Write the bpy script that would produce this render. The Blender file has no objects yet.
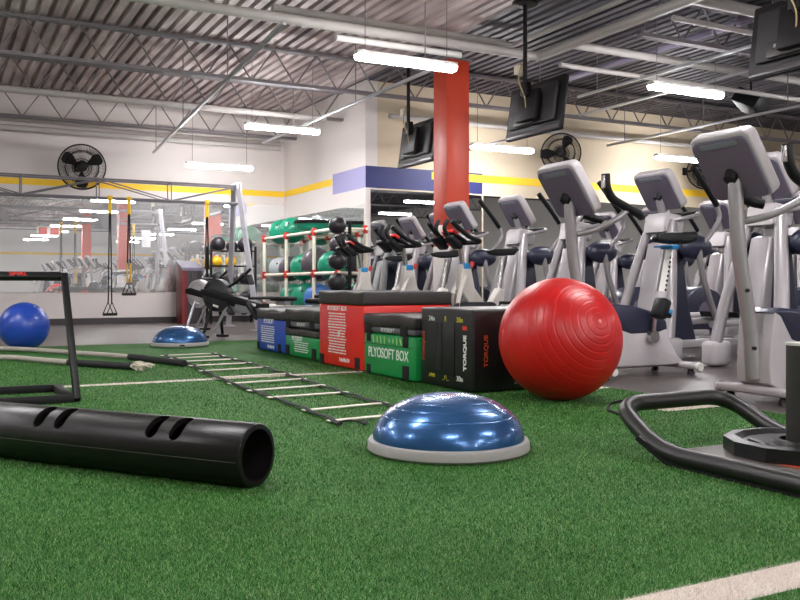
LAMP, EXPOSURE = 42.0, 1.75
import bpy, bmesh, math, random
from mathutils import Vector, Matrix, Euler
random.seed(7)
S = bpy.context.scene
COL = S.collection
PI = math.pi
H, F, HY = 0.65, 880.0, 285.0           # camera height, focal length in pixels, horizon row
TH = math.radians(27.85)
SN, CS = math.sin(TH), math.cos(TH)
V = Vector

def at(px, py, z=0.0):
    """the point of height z that the photograph shows at a pixel, in room axes"""
    d = F * (H - z) / (py - HY)
    return at_d(px, d, z)
def at_d(px, d, z=0.0):
    x = (px - 400) / F * d
    return V((CS * x + SN * d, -SN * x + CS * d, z))

# ------------------------------------------------------------ colour and materials
def lin(c):
    return tuple((v / 255 / 12.92) if v / 255 <= 0.04045 else ((v / 255 + 0.055) / 1.055) ** 2.4 for v in c)
MATS = {}
def mat(name, rgb, rough=0.5, metal=0.0, noise=0.0, scale=8.0, bump=0.0, bscale=200.0, coat=0.0, spec=0.5, emit=None):
    if name in MATS: return MATS[name]
    m = bpy.data.materials.new(name); m.use_nodes = True
    nt = m.node_tree; N = nt.nodes; L = nt.links
    b = N['Principled BSDF']
    c = lin(rgb)
    b.inputs['Base Color'].default_value = (*c, 1)
    b.inputs['Roughness'].default_value = rough
    b.inputs['Metallic'].default_value = metal
    b.inputs['Coat Weight'].default_value = coat
    b.inputs['Specular IOR Level'].default_value = spec
    tc = N.new('ShaderNodeTexCoord')
    if noise:
        n = N.new('ShaderNodeTexNoise'); n.inputs['Scale'].default_value = scale; n.inputs['Detail'].default_value = 5
        L.new(tc.outputs['Object'], n.inputs['Vector'])
        mx = N.new('ShaderNodeMix'); mx.data_type = 'RGBA'
        mx.inputs['A'].default_value = (*[v * (1 - noise) for v in c], 1)
        mx.inputs['B'].default_value = (*[min(1, v * (1 + noise)) for v in c], 1)
        L.new(n.outputs['Fac'], mx.inputs['Factor']); L.new(mx.outputs['Result'], b.inputs['Base Color'])
    if bump:
        n2 = N.new('ShaderNodeTexNoise'); n2.inputs['Scale'].default_value = bscale; n2.inputs['Detail'].default_value = 3
        L.new(tc.outputs['Object'], n2.inputs['Vector'])
        bp = N.new('ShaderNodeBump'); bp.inputs['Strength'].default_value = bump; bp.inputs['Distance'].default_value = 0.01
        L.new(n2.outputs['Fac'], bp.inputs['Height']); L.new(bp.outputs['Normal'], b.inputs['Normal'])
    if emit:
        b.inputs['Emission Color'].default_value = (*lin(emit[0]), 1); b.inputs['Emission Strength'].default_value = emit[1]
    MATS[name] = m
    return m

# ------------------------------------------------------------ mesh pieces
def B(): return bmesh.new()
def xf(bm, vs, M):
    bmesh.ops.transform(bm, matrix=M, verts=vs)
def rotm(rot): return Euler(rot).to_matrix().to_4x4()
def box(bm, c, s, rot=(0, 0, 0), bev=0.0, seg=2):
    t = B(); bmesh.ops.create_cube(t, size=1)
    bmesh.ops.scale(t, vec=s, verts=t.verts)
    if bev: bmesh.ops.bevel(t, geom=list(t.edges), offset=bev, segments=seg, profile=0.5, affect='EDGES', clamp_overlap=True)
    xf(t, t.verts, Matrix.Translation(c) @ rotm(rot)); join(bm, t); return bm
def join(bm, t):
    me = bpy.data.meshes.new('tmp'); t.to_mesh(me); t.free(); bm.from_mesh(me); bpy.data.meshes.remove(me)
def basis(d):
    d = d.normalized(); a = V((0, 0, 1)) if abs(d.z) < 0.95 else V((1, 0, 0))
    u = a.cross(d).normalized(); return u, d.cross(u)
def cyl(bm, p0, p1, r0, r1=None, n=16):
    p0, p1 = V(p0), V(p1); r1 = r0 if r1 is None else r1
    u, w = basis(p1 - p0)
    A = [bm.verts.new(p0 + (u * math.cos(2 * PI * i / n) + w * math.sin(2 * PI * i / n)) * r0) for i in range(n)]
    C = [bm.verts.new(p1 + (u * math.cos(2 * PI * i / n) + w * math.sin(2 * PI * i / n)) * r1) for i in range(n)]
    for i in range(n): bm.faces.new((A[i], A[(i + 1) % n], C[(i + 1) % n], C[i]))
    bm.faces.new(A[::-1]); bm.faces.new(C); return bm
def smoothpath(pts, k=6, closed=False):
    pts = [V(p) for p in pts]; n = len(pts); out = []
    g = (lambda i: pts[i % n]) if closed else (lambda i: pts[min(max(i, 0), n - 1)])
    for i in range(n if closed else n - 1):
        a, b, c, d = g(i - 1), g(i), g(i + 1), g(i + 2)
        for j in range(k):
            t = j / k
            out.append(0.5 * ((2 * b) + (c - a) * t + (2 * a - 5 * b + 4 * c - d) * t * t + (3 * b - a - 3 * c + d) * t ** 3))
    if not closed: out.append(pts[-1])
    return out
def fillet(pts, r, k=5):
    """polyline with rounded corners"""
    pts = [V(p) for p in pts]; out = [pts[0]]
    for i in range(1, len(pts) - 1):
        a, b, c = pts[i - 1], pts[i], pts[i + 1]
        da, dc = (a - b), (c - b); q = min(r, da.length * 0.48, dc.length * 0.48)
        s, e = b + da.normalized() * q, b + dc.normalized() * q
        for j in range(k + 1):
            t = j / k; out.append(s.lerp(b, t).lerp(b.lerp(e, t), t))
    out.append(pts[-1]); return out
def tube(bm, pts, r, n=10, closed=False, flat=None):
    """r: a radius or a list; flat=(a,b) scales the two cross directions"""
    pts = [V(p) for p in pts]; m = len(pts)
    R = r if isinstance(r, (list, tuple)) else [r] * m
    tan = []
    for i in range(m):
        a = pts[(i - 1) % m] if closed or i > 0 else pts[i]; b = pts[(i + 1) % m] if closed or i < m - 1 else pts[i]
        tan.append((b - a).normalized())
    u, w = basis(tan[0]); rings = []
    fa, fb = flat or (1, 1)
    for i in range(m):
        if i:
            q = tan[i - 1].rotation_difference(tan[i]); u = q @ u; u = (u - tan[i] * u.dot(tan[i])).normalized()
        w = tan[i].cross(u)
        rings.append([bm.verts.new(pts[i] + (u * math.cos(2 * PI * j / n) * fa + w * math.sin(2 * PI * j / n) * fb) * R[i]) for j in range(n)])
    for i in range(m if closed else m - 1):
        a, b = rings[i], rings[(i + 1) % m]
        for j in range(n): bm.faces.new((a[j], a[(j + 1) % n], b[(j + 1) % n], b[j]))
    if not closed: bm.faces.new(rings[0][::-1]); bm.faces.new(rings[-1])
    return bm
def lathe(bm, prof, n=48, M=None):
    """profile of (radius, z) turned about z"""
    t = B(); rings = []
    for r, z in prof:
        if r < 1e-6: rings.append([t.verts.new((0, 0, z))])
        else: rings.append([t.verts.new((r * math.cos(2 * PI * j / n), r * math.sin(2 * PI * j / n), z)) for j in range(n)])
    for a, b in zip(rings, rings[1:]):
        for j in range(n):
            k = (j + 1) % n
            if len(a) == 1 and len(b) == 1: continue
            if len(a) == 1: t.faces.new((a[0], b[k], b[j]))
            elif len(b) == 1: t.faces.new((a[j], a[k], b[0]))
            else: t.faces.new((a[j], a[k], b[k], b[j]))
    bmesh.ops.recalc_face_normals(t, faces=t.faces)
    if M is not None: xf(t, t.verts, M)
    join(bm, t); return bm
def ball(bm, c, r, n=32, M=None):
    rr = r if isinstance(r, (list, tuple)) else (r, r, r)
    t = B(); bmesh.ops.create_uvsphere(t, u_segments=n, v_segments=max(8, n // 2), radius=1)
    xf(t, t.verts, Matrix.Translation(c) @ (M or Matrix()) @ Matrix.Diagonal((*rr, 1))); join(bm, t); return bm
def prism(bm, outline, y0, y1, bev=0.0, seg=2, M=None):
    """outline of (x, z) swept from y0 to y1"""
    t = B()
    a = [t.verts.new((x, y0, z)) for x, z in outline]; b = [t.verts.new((x, y1, z)) for x, z in outline]
    n = len(a); f0 = t.faces.new(a); f1 = t.faces.new(b[::-1])
    for i in range(n): t.faces.new((a[i], b[i], b[(i + 1) % n], a[(i + 1) % n]))
    bmesh.ops.recalc_face_normals(t, faces=t.faces)
    if bev:
        es = set(f0.edges) | set(f1.edges)
        bmesh.ops.bevel(t, geom=list(es), offset=bev, segments=seg, profile=0.5, affect='EDGES', clamp_overlap=True)
    if M is not None: xf(t, t.verts, M)
    join(bm, t); return bm
def rrect(w, h, r, k=4, cx=0, cy=0):
    out = []
    for sx, sy, a0 in ((1, 1, 0), (-1, 1, 90), (-1, -1, 180), (1, -1, 270)):
        for j in range(k + 1):
            a = math.radians(a0 + 90 * j / k)
            out.append((cx + sx * (w / 2 - r) + r * math.cos(a), cy + sy * (h / 2 - r) + r * math.sin(a)))
    return out
def obj(name, bm, m, parent=None, loc=(0, 0, 0), rot=(0, 0, 0), sharp=35, recalc=True):
    me = bpy.data.meshes.new(name)
    if recalc: bmesh.ops.recalc_face_normals(bm, faces=bm.faces)
    bm.to_mesh(me); bm.free()
    for p in me.polygons: p.use_smooth = True
    me.set_sharp_from_angle(angle=math.radians(sharp))
    for x in (m if isinstance(m, (list, tuple)) else [m]): me.materials.append(x)
    o = bpy.data.objects.new(name, me); COL.objects.link(o)
    o.location = loc; o.rotation_euler = rot
    if parent: o.parent = parent
    return o
def tag(o, label, cat, group=None, kind=None):
    o['label'] = label; o['category'] = cat
    if group: o['group'] = group
    if kind: o['kind'] = kind
    return o
def thing(name, label, cat, loc=(0, 0, 0), rz=0.0, group=None):
    o = bpy.data.objects.new(name, None); COL.objects.link(o); o.empty_display_size = 0.1
    o.location = loc; o.rotation_euler = (0, 0, rz)
    return tag(o, label, cat, group)
def struct(name, bm, m, label=None, cat=None, **k):
    o = obj(name, bm, m, **k); o['kind'] = 'structure'
    o['label'] = label or name.replace('_', ' '); o['category'] = cat or name.split('_')[0]
    return o
def copy_tree(o, parent=None):
    c = o.copy(); COL.objects.link(c)
    if parent: c.parent = parent
    for ch in list(o.children): copy_tree(ch, c)
    return c
def again(src, label, loc, rz=None):
    c = copy_tree(src); c['label'] = label; c.location = loc
    if rz is not None: c.rotation_euler = (0, 0, rz)
    return c
def text(name, s, size, m, parent, M, ext=0.0008, sx=1.0, bold=0.0):
    cu = bpy.data.curves.new('t', 'FONT'); cu.body = s; cu.size = size; cu.extrude = ext; cu.offset = bold
    cu.align_x = 'CENTER'; cu.align_y = 'CENTER'
    o = bpy.data.objects.new('t', cu); COL.objects.link(o)
    dg = bpy.context.evaluated_depsgraph_get(); me = bpy.data.meshes.new_from_object(o.evaluated_get(dg))
    bpy.data.objects.remove(o); bpy.data.curves.remove(cu)
    me.transform(Matrix.Diagonal((sx, 1, 1, 1))); me.transform(M); me.name = name
    me.materials.append(m)
    t = bpy.data.objects.new(name, me); COL.objects.link(t)
    if parent: t.parent = parent
    return t
def facing(p, right, up):
    """matrix that lays text in the plane of right and up, centred on p"""
    r, u = V(right).normalized(), V(up).normalized(); n = r.cross(u)
    M = Matrix((r, u, n)).transposed().to_4x4(); M.translation = V(p); return M

# ------------------------------------------------------------ palette
black_rubber = mat('black_rubber', (19, 16, 16), 0.36, noise=0.25, scale=14, bump=0.06, bscale=60, spec=0.4)
black_plastic = mat('black_plastic', (13, 13, 15), 0.48, spec=0.35)
black_steel = mat('black_steel', (17, 15, 16), 0.5, noise=0.3, scale=20, spec=0.3)
dark_slate = mat('dark_slate_plastic', (44, 46, 66), 0.34, noise=0.08)
grey_shell = mat('pale_grey_shell', (190, 184, 186), 0.4, noise=0.05)
mid_shell = mat('mid_grey_shell', (106, 99, 116), 0.5, noise=0.05)
silver = mat('silver_paint', (168, 163, 165), 0.34, 0.35, noise=0.04)
chrome = mat('brushed_steel', (190, 188, 186), 0.25, 0.9)
alu = mat('aluminium', (190, 192, 196), 0.35, 0.7)
white_plastic = mat('white_plastic', (228, 226, 220), 0.4)
pvc = mat('cream_pipe', (232, 226, 208), 0.4)
red_plastic = mat('red_plastic', (205, 48, 38), 0.4)
blue_accent = mat('cyan_accent', (40, 140, 200), 0.4)
yellow_m = mat('yellow_webbing', (236, 190, 30), 0.6)
ink_white = mat('white_ink', (235, 235, 228), 0.6)
ink_red = mat('red_ink', (214, 52, 38), 0.6)
ink_orange = mat('orange_ink', (214, 84, 40), 0.6)
ink_yellow = mat('yellow_ink', (214, 206, 50), 0.6)
pipe_paint = mat('grey_painted_pipe', (176, 170, 166), 0.5, noise=0.14, scale=3)
joist_paint = mat('grey_painted_joist', (118, 112, 116), 0.6, noise=0.2, scale=4)
# ============================================================ the room
YF, XS, YW = 15.5, 5.75, 12.0           # far wall, side wall, equipment wall
ZC = 3.75
X0, X1, Y0 = -9.0, 17.0, -20.0
wall_m = mat('cream_wall', (216, 208, 204), 0.7, noise=0.05, scale=1.2)
wall_r_m = mat('warm_cream_wall', (206, 190, 164), 0.7, noise=0.05, scale=1.2)
floor_m = mat('rubber_floor', (84, 76, 73), 0.33, noise=0.2, scale=2.5, bump=0.02, bscale=90)
stripe_m = mat('yellow_stripe', (246, 200, 40), 0.6)
blue_m = mat('blue_band', (30, 37, 100), 0.55)
glare_band_m = mat('blue_band_glare', (150, 146, 192), 0.55)  # blue band again, with the side wall's glare painted into its colour
mirror_m = mat('mirror', (226, 232, 230), 0.0, 1.0)
def glare_mirror():
    """a mirror whose overexposed haze is painted in as white diffuse"""
    m = bpy.data.materials.new('mirror_painted_haze'); m.use_nodes = True; nt = m.node_tree; N = nt.nodes
    b = N['Principled BSDF']; b.inputs['Base Color'].default_value = (0.9, 0.92, 0.92, 1); b.inputs['Metallic'].default_value = 1; b.inputs['Roughness'].default_value = 0.0
    d = N.new('ShaderNodeBsdfDiffuse'); d.inputs['Color'].default_value = (0.86, 0.85, 0.84, 1)
    n = N.new('ShaderNodeTexNoise'); n.inputs['Scale'].default_value = 1.3
    tc = N.new('ShaderNodeTexCoord'); nt.links.new(tc.outputs['Object'], n.inputs['Vector'])
    r = N.new('ShaderNodeMapRange'); r.inputs['To Min'].default_value = 0.18; r.inputs['To Max'].default_value = 0.31
    nt.links.new(n.outputs['Fac'], r.inputs['Value'])
    x = N.new('ShaderNodeMixShader'); nt.links.new(r.outputs[0], x.inputs[0]); nt.links.new(b.outputs[0], x.inputs[1]); nt.links.new(d.outputs[0], x.inputs[2])
    nt.links.new(x.outputs[0], N['Material Output'].inputs[0]); return m
glare_mirror_m = glare_mirror()  # far mirror: washed-out bright haze mixed into the material
base_m = mat('dark_base', (60, 54, 56), 0.5)
redcol_m = mat('red_column', (196, 62, 34), 0.45, noise=0.06, scale=2)

bm = B(); box(bm, ((X0 + X1) / 2, (Y0 + YF) / 2, -0.056), (X1 - X0, YF - Y0, 0.1)); struct('floor', bm, floor_m, 'grey rubber gym floor')
bm = B(); box(bm, ((X0 + XS) / 2, YF + 0.1, ZC / 2), (XS - X0 + 0.4, 0.2, ZC)); struct('wall_far', bm, wall_m, 'cream far wall')
bm = B(); box(bm, (XS + 0.1, (YW + YF) / 2 + 0.1, ZC / 2), (0.2, YF - YW + 0.2, ZC)); struct('wall_side', bm, wall_m, 'pale side wall')
bm = B(); box(bm, ((XS + X1) / 2 + 0.1, YW + 0.1, ZC / 2), (X1 - XS - 0.2 + 0.0, 0.2, ZC)); struct('wall_right', bm, wall_r_m, 'cream wall behind the machines')
bm = B(); box(bm, (X0 - 0.1, (Y0 + YF) / 2, ZC / 2), (0.2, YF - Y0, ZC)); struct('wall_left', bm, wall_m)
bm = B(); box(bm, (X1 + 0.1, (Y0 + YW) / 2, ZC / 2), (0.2, YW - Y0, ZC)); struct('wall_east', bm, wall_m)
bm = B(); box(bm, ((X0 + X1) / 2, Y0 - 0.1, ZC / 2), (X1 - X0, 0.2, ZC)); struct('wall_back', bm, mat('white_wall', (236, 234, 230), 0.7, noise=0.03))

# mirrors
bm = B(); box(bm, ((X0 + XS) / 2, YF - 0.008, (0.53 + 2.14) / 2), (XS - X0 - 0.02, 0.014, 2.14 - 0.53)); struct('trim_1', bm, glare_mirror_m, 'mirror along the far wall', 'mirror')
bm = B(); box(bm, (XS - 0.008, (YW + YF) / 2, (0.3 + 1.88) / 2), (0.014, YF - YW - 0.06, 1.88 - 0.3)); struct('trim_2', bm, mirror_m, 'mirror on the side wall', 'mirror')
bm = B()
box(bm, ((XS + 7.83) / 2 + 0.04, YW - 0.008, (0.3 + 2.1) / 2), (7.83 - XS - 0.08, 0.014, 1.8)); struct('trim_3', bm, mirror_m, 'mirror under the blue band', 'mirror')
bm = B(); box(bm, ((7.85 + X1) / 2, YW - 0.008, (0.3 + 2.1) / 2), (X1 - 7.85 - 0.02, 0.014, 1.8)); struct('trim_4', bm, mirror_m, 'mirror behind the machines', 'mirror')
# painted bands
bm = B(); box(bm, ((X0 + XS) / 2, YF - 0.002, 2.335), (XS - X0, 0.006, 0.105)); struct('trim_5', bm, stripe_m, 'yellow stripe on the far wall', 'stripe')
bm = B(); box(bm, (XS - 0.002, 14.35, 2.335), (0.006, 2.2, 0.11)); struct('trim_6', bm, stripe_m, 'yellow stripe on the side wall', 'stripe')
bm = B(); box(bm, (XS - 0.002, 12.62, 2.29), (0.006, 1.22, 0.33)); struct('trim_7', bm, glare_band_m, 'blue band on the side wall, glare painted into its colour', 'stripe')
bm = B(); box(bm, ((XS + 7.85) / 2, YW - 0.002, 2.29), (7.85 - XS, 0.006, 0.33)); struct('trim_8', bm, blue_m, 'blue band on the wall', 'stripe')
bm = B(); box(bm, ((6.9 + X1) / 2, YW - 0.006, 2.37), (X1 - 6.9, 0.006, 0.12)); struct('trim_9', bm, stripe_m, 'yellow stripe over the blue band', 'stripe')
bm = B(); box(bm, ((X0 + X1) / 2, Y0 + 0.004, 2.35), (X1 - X0, 0.006, 0.13)); struct('trim_10', bm, stripe_m, 'yellow stripe on the back wall', 'stripe')
bm = B(); box(bm, ((X0 + XS) / 2, YF - 0.02, 0.045), (XS - X0, 0.03, 0.1)); struct('baseboard_far', bm, base_m)
bm = B(); box(bm, (XS - 0.02, (YW + YF) / 2, 0.045), (0.03, YF - YW, 0.1)); struct('baseboard_side', bm, base_m)
bm = B(); box(bm, ((XS + X1) / 2, YW - 0.02, 0.045), (X1 - XS, 0.03, 0.1)); struct('baseboard_right', bm, base_m)

# corrugated roof deck
def deck_mat(name, cols):
    m = mat(name, (120, 112, 116), 0.55, 0.2)
    nt = m.node_tree; N = nt.nodes; L = nt.links; b = N['Principled BSDF']
    tc = N.new('ShaderNodeTexCoord'); mp = N.new('ShaderNodeMapping'); mp.inputs['Scale'].default_value = (5, 0.9, 1)
    n = N.new('ShaderNodeTexNoise'); n.inputs['Scale'].default_value = 0.7; n.inputs['Detail'].default_value = 7
    r = N.new('ShaderNodeValToRGB')
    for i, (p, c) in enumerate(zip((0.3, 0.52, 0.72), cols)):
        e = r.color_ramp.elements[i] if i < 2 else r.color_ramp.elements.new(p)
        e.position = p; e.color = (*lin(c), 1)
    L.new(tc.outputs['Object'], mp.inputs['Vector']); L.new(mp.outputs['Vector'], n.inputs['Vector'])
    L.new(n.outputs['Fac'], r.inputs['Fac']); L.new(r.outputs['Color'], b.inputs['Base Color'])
    return m
def deck(xa, xb, name, m):
  bm = B(); P = []; x = xa
  while x < xb - 0.01:
    P += [(x, ZC), (x + 0.085, ZC), (x + 0.097, ZC + 0.06), (x + 0.138, ZC + 0.06)]; x += 0.15
  P.append((x, ZC))
  a = [bm.verts.new((q, Y0, z)) for q, z in P]; b = [bm.verts.new((q, YF + 0.1, z)) for q, z in P]
  for i in range(len(P) - 1): bm.faces.new((a[i], b[i], b[i + 1], a[i + 1]))
  box(bm, ((xa + xb) / 2, (Y0 + YF) / 2, ZC + 0.12), (xb - xa + (0.5 if xb == X1 else 0), YF - Y0 + 1, 0.05))
  struct(name, bm, m, 'corrugated metal roof deck', sharp=20)
deck(X0, 5.7, 'ceiling', deck_mat('pale_deck', ((150, 136, 138), (196, 180, 178), (236, 226, 224))))
deck(5.7, X1, 'ceiling_dark', deck_mat('dark_deck', ((60, 58, 66), (82, 79, 88), (120, 114, 122))))  # deck coloured darker right of this split, paler left of it

# turf: the lane is one slab, its pile is real blades near the camera
TX0, TX1, TY0, TY1 = -4.0, 3.78, -4.0, 10.0
LINES = [(-4, 3.78, 1.27, 1.39), (-4, 3.0, 5.93, 6.03), (3.33, 3.76, 3.36, 3.5), (3.6, 3.78, 4.3, 4.42)]
def turf_mat(name, blade):
    m = bpy.data.materials.new(name); m.use_nodes = True; nt = m.node_tree; N = nt.nodes; L = nt.links
    b = N['Principled BSDF']; b.inputs['Roughness'].default_value = 0.62; b.inputs['Specular IOR Level'].default_value = 0.15
    g = N.new('ShaderNodeNewGeometry'); sp = N.new('ShaderNodeSeparateXYZ'); L.new(g.outputs['Position'], sp.inputs['Vector'])
    def math_(op, a, c):
        n = N.new('ShaderNodeMath'); n.operation = op
        for i, q in enumerate((a, c)):
            if isinstance(q, (int, float)): n.inputs[i].default_value = q
            else: L.new(q, n.inputs[i])
        return n.outputs[0]
    tot = None
    for x0, x1, y0, y1 in LINES:
        k = math_('MULTIPLY', math_('MULTIPLY', math_('GREATER_THAN', sp.outputs['X'], x0), math_('LESS_THAN', sp.outputs['X'], x1)),
                  math_('MULTIPLY', math_('GREATER_THAN', sp.outputs['Y'], y0), math_('LESS_THAN', sp.outputs['Y'], y1)))
        tot = k if tot is None else math_('MAXIMUM', tot, k)
    n = N.new('ShaderNodeTexNoise'); n.inputs['Scale'].default_value = 260 if not blade else 420; n.inputs['Detail'].default_value = 2
    L.new(g.outputs['Position'], n.inputs['Vector'])
    n2 = N.new('ShaderNodeTexNoise'); n2.inputs['Scale'].default_value = 2.2; n2.inputs['Detail'].default_value = 4
    L.new(g.outputs['Position'], n2.inputs['Vector'])
    r = N.new('ShaderNodeValToRGB'); els = r.color_ramp.elements
    cols = ((0.36, (10, 44, 10)), (0.5, (46, 110, 38)), (0.62, (96, 150, 74))) if not blade else ((0.1, (20, 58, 20)), (0.55, (62, 132, 48)), (0.95, (174, 200, 142)))
    for i, (p, c) in enumerate(cols):
        e = els[i] if i < 2 else els.new(p)
        e.position = p; e.color = (*lin(c), 1)
    L.new(g.outputs['Random Per Island'] if blade else n.outputs['Fac'], r.inputs['Fac'])
    mx = N.new('ShaderNodeMix'); mx.data_type = 'RGBA'; mx.blend_type = 'MULTIPLY'; mx.inputs['Factor'].default_value = 0.5
    L.new(r.outputs['Color'], mx.inputs['A'])
    r2 = N.new('ShaderNodeValToRGB'); r2.color_ramp.elements[0].position = 0.3; r2.color_ramp.elements[0].color = (0.55, 0.6, 0.5, 1); r2.color_ramp.elements[1].position = 0.7
    L.new(n2.outputs['Fac'], r2.inputs['Fac']); L.new(r2.outputs['Color'], mx.inputs['B'])
    mw = N.new('ShaderNodeMix'); mw.data_type = 'RGBA'; mw.inputs['B'].default_value = (*lin((226, 214, 204)), 1)
    L.new(tot, mw.inputs['Factor']); L.new(mx.outputs['Result'], mw.inputs['A']); L.new(mw.outputs['Result'], b.inputs['Base Color'])
    if not blade:
        bp = N.new('ShaderNodeBump'); bp.inputs['Strength'].default_value = 0.9; bp.inputs['Distance'].default_value = 0.008
        L.new(n.outputs['Fac'], bp.inputs['Height']); L.new(bp.outputs['Normal'], b.inputs['Normal'])
    return m
bm = B(); box(bm, ((TX0 + TX1) / 2, (TY0 + TY1) / 2, -0.003), (TX1 - TX0, TY1 - TY0, 0.006)); struct('floor_turf', bm, turf_mat('turf', False), 'green turf lane with white lines', 'turf')

import numpy as np
def pile():
    rng = np.random.default_rng(3)
    bands = [(1.0, 1.55, 52000, 0.0016), (1.55, 2.5, 52000, 0.0016), (2.5, 3.6, 24000, 0.0022), (3.6, 5.2, 9000, 0.0032), (5.2, 7.5, 3600, 0.0045)]
    P, Wd = [], []
    for d0, d1, dens, w in bands:
        n = int(dens * 0.82 * (d1 * d1 - d0 * d0))
        d = np.sqrt(rng.uniform(d0 * d0, d1 * d1, n)); x = rng.uniform(-0.78, 0.86, n) * d
        P.append(np.stack([CS * x + SN * d, -SN * x + CS * d], 1)); Wd.append(np.full(n, w))
    P = np.concatenate(P); Wd = np.concatenate(Wd)
    ok = (P[:, 0] < TX1 - 0.005) & (P[:, 0] > TX0) & (P[:, 1] < TY1)
    P, Wd = P[ok], Wd[ok]; n = len(P)
    yaw = rng.uniform(0, 2 * PI, n); lean = rng.uniform(0.0, 0.011, n); la = rng.uniform(0, 2 * PI, n); h = rng.uniform(0.005, 0.0105, n)
    ux, uy = np.cos(yaw) * Wd / 2, np.sin(yaw) * Wd / 2
    v = np.zeros((n, 3, 3), np.float32)
    v[:, 0, 0] = P[:, 0] - ux; v[:, 0, 1] = P[:, 1] - uy; v[:, 0, 2] = -0.001
    v[:, 1, 0] = P[:, 0] + ux; v[:, 1, 1] = P[:, 1] + uy; v[:, 1, 2] = -0.001
    v[:, 2, 0] = P[:, 0] + np.cos(la) * lean; v[:, 2, 1] = P[:, 1] + np.sin(la) * lean; v[:, 2, 2] = h
    me = bpy.data.meshes.new('turf_pile'); me.vertices.add(n * 3); me.loops.add(n * 3); me.polygons.add(n)
    me.vertices.foreach_set('co', v.ravel()); me.loops.foreach_set('vertex_index', np.arange(n * 3, dtype=np.int32))
    me.polygons.foreach_set('loop_start', np.arange(0, n * 3, 3, dtype=np.int32))
    me.update(calc_edges=True); me.materials.append(turf_mat('turf_blades', True))
    o = bpy.data.objects.new('turf_pile', me); COL.objects.link(o)
    tag(o, 'short green artificial turf fibres covering the lane', 'turf pile', kind='stuff')
pile()

# red columns
def column(name, x, y, w, label):
    o = bpy.data.objects.new(name, None); COL.objects.link(o); o.location = (x, y, 0); o['kind'] = 'structure'; o['label'] = label; o['category'] = 'column'
    obj('column_shaft', box(B(), (w / 2, w / 2, (1.15 + 3.56) / 2), (w, w, 3.56 - 1.15), bev=0.006), redcol_m, o)
    obj('column_cap', box(box(B(), (w / 2, w / 2, 3.57), (w + 0.06, w + 0.06, 0.02)), (w / 2, w / 2, (3.58 + ZC) / 2), (0.16, 0.16, ZC - 3.58)), joist_paint, o)
    obj('column_wrap', box(B(), (w / 2, w / 2, 0.575), (w + 0.012, w + 0.012, 1.15), bev=0.006), wall_m, o)
    return o
CX, CY = 5.81, 9.71
column('column', CX, CY, 0.34, 'red column with a cream lower part')
column('column', 5.3, 1.0, 0.33, 'red column beside the camera seen in the mirror')
column('column', 5.3, -7.0, 0.33, 'red column behind the camera seen in the mirror')
t = thing('wall_switch', 'small white switch box on the red column', 'switch', (CX - 0.012, CY + 0.13, 1.36))
obj('switch_plate', box(B(), (0, 0, 0), (0.024, 0.1, 0.13), bev=0.006), white_plastic, t)
obj('switch_toggle', box(B(), (-0.016, 0, 0), (0.014, 0.02, 0.035), bev=0.004), white_plastic, t)

# ------------------------------------------------------------ roof joists, pipes, struts
def joist(y, x0, x1, label, zb=3.28, pitch=0.6):
    t = thing('roof_joist', label, 'roof joist', ((x0 + x1) / 2, y, zb), 0, 'open web roof joists')
    L = (x1 - x0) / 2; h = ZC - zb - 0.035
    obj('top_chord', box(box(B(), (0, -0.03, h), (2 * L, 0.05, 0.035)), (0, 0.03, h), (2 * L, 0.05, 0.035)), joist_paint, t)
    obj('bottom_chord', box(box(B(), (0, -0.028, 0), (2 * L, 0.045, 0.04)), (0, 0.028, 0), (2 * L, 0.045, 0.04)), joist_paint, t)
    w = B(); n = int(2 * L / pitch)
    pts = []
    for i in range(n + 1):
        pts.append((-L + i * pitch, 0, 0.0)); pts.append((-L + (i + 0.5) * pitch, 0, h))
    tube(w, pts, 0.016, 6)
    obj('web_lattice', w, joist_paint, t); return t
joist(14.9, X0, XS, 'open web steel joist running closest to the far wall')
joist(12.85, X0, XS, 'open web steel joist second from the far wall')
joist(10.9, X0, X1, 'long open web steel joist between the hanging ceiling light and the main pipe')
joist(7.0, 6.56, X1, 'open web steel joist above the upper right ceiling light')
joist(4.9, 6.3, X1, 'open web steel joist over the near machines at the picture edge')
for y in (2.0, -2.0, -6.0, -10.0, -14.0):
    j = joist(y, X0, X1, 'open web steel joist behind the camera, seen only in the mirror')
bm = B()
def pipe(pts, r, label, m=pipe_paint, n=14, name='ceiling_pipe', cat='pipe'):
    o = obj(name, tube(B(), pts, r, n), m); tag(o, label, cat, 'ceiling pipes' if cat == 'pipe' else None); return o
pipe(fillet([(X0, 8.65, 3.42), (6.47, 8.65, 3.42), (6.47, 2.0, 3.42)], 0.12), 0.055, 'long thick grey pipe crossing the top and turning towards the camera')
pipe([(3.2, 8.98, 3.62), (6.2, 8.98, 3.62)], 0.045, 'grey pipe running above and behind the thick main pipe')
pipe([(3.75, 8.55, 3.27), (5.3, 8.55, 3.27)], 0.035, 'short white pipe just under the main pipe', mat('white_pipe', (214, 210, 206), 0.5))
pipe(fillet([(5.6, 8.98, 3.62), (6.33, 8.98, 3.62), (6.33, 3.0, 3.62)], 0.1), 0.03, 'thin grey pipe above the turned main pipe')
pipe([(6.56, 8.12, 3.45), (X1, 8.12, 3.45)], 0.05, 'grey pipe running right past the hanging television')
pipe([(6.6, 8.4, 3.28), (13.0, 8.4, 3.28)], 0.03, 'thin grey pipe below the one running right')
pipe([(6.58, 6.38, 3.5), (X1, 6.38, 3.5)], 0.06, 'thick pale pipe at the top right corner')
pipe([(6.62, 6.6, 3.36), (9.5, 6.6, 3.36)], 0.03, 'thin pale pipe under the top right pipe')
lav = mat('lavender_conduit', (150, 142, 166), 0.5)
pipe([(8.0, 5.0, 3.6), (8.0, 10.4, 3.6)], 0.045, 'lavender grey conduit slanting over the right ceiling light', lav)
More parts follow.
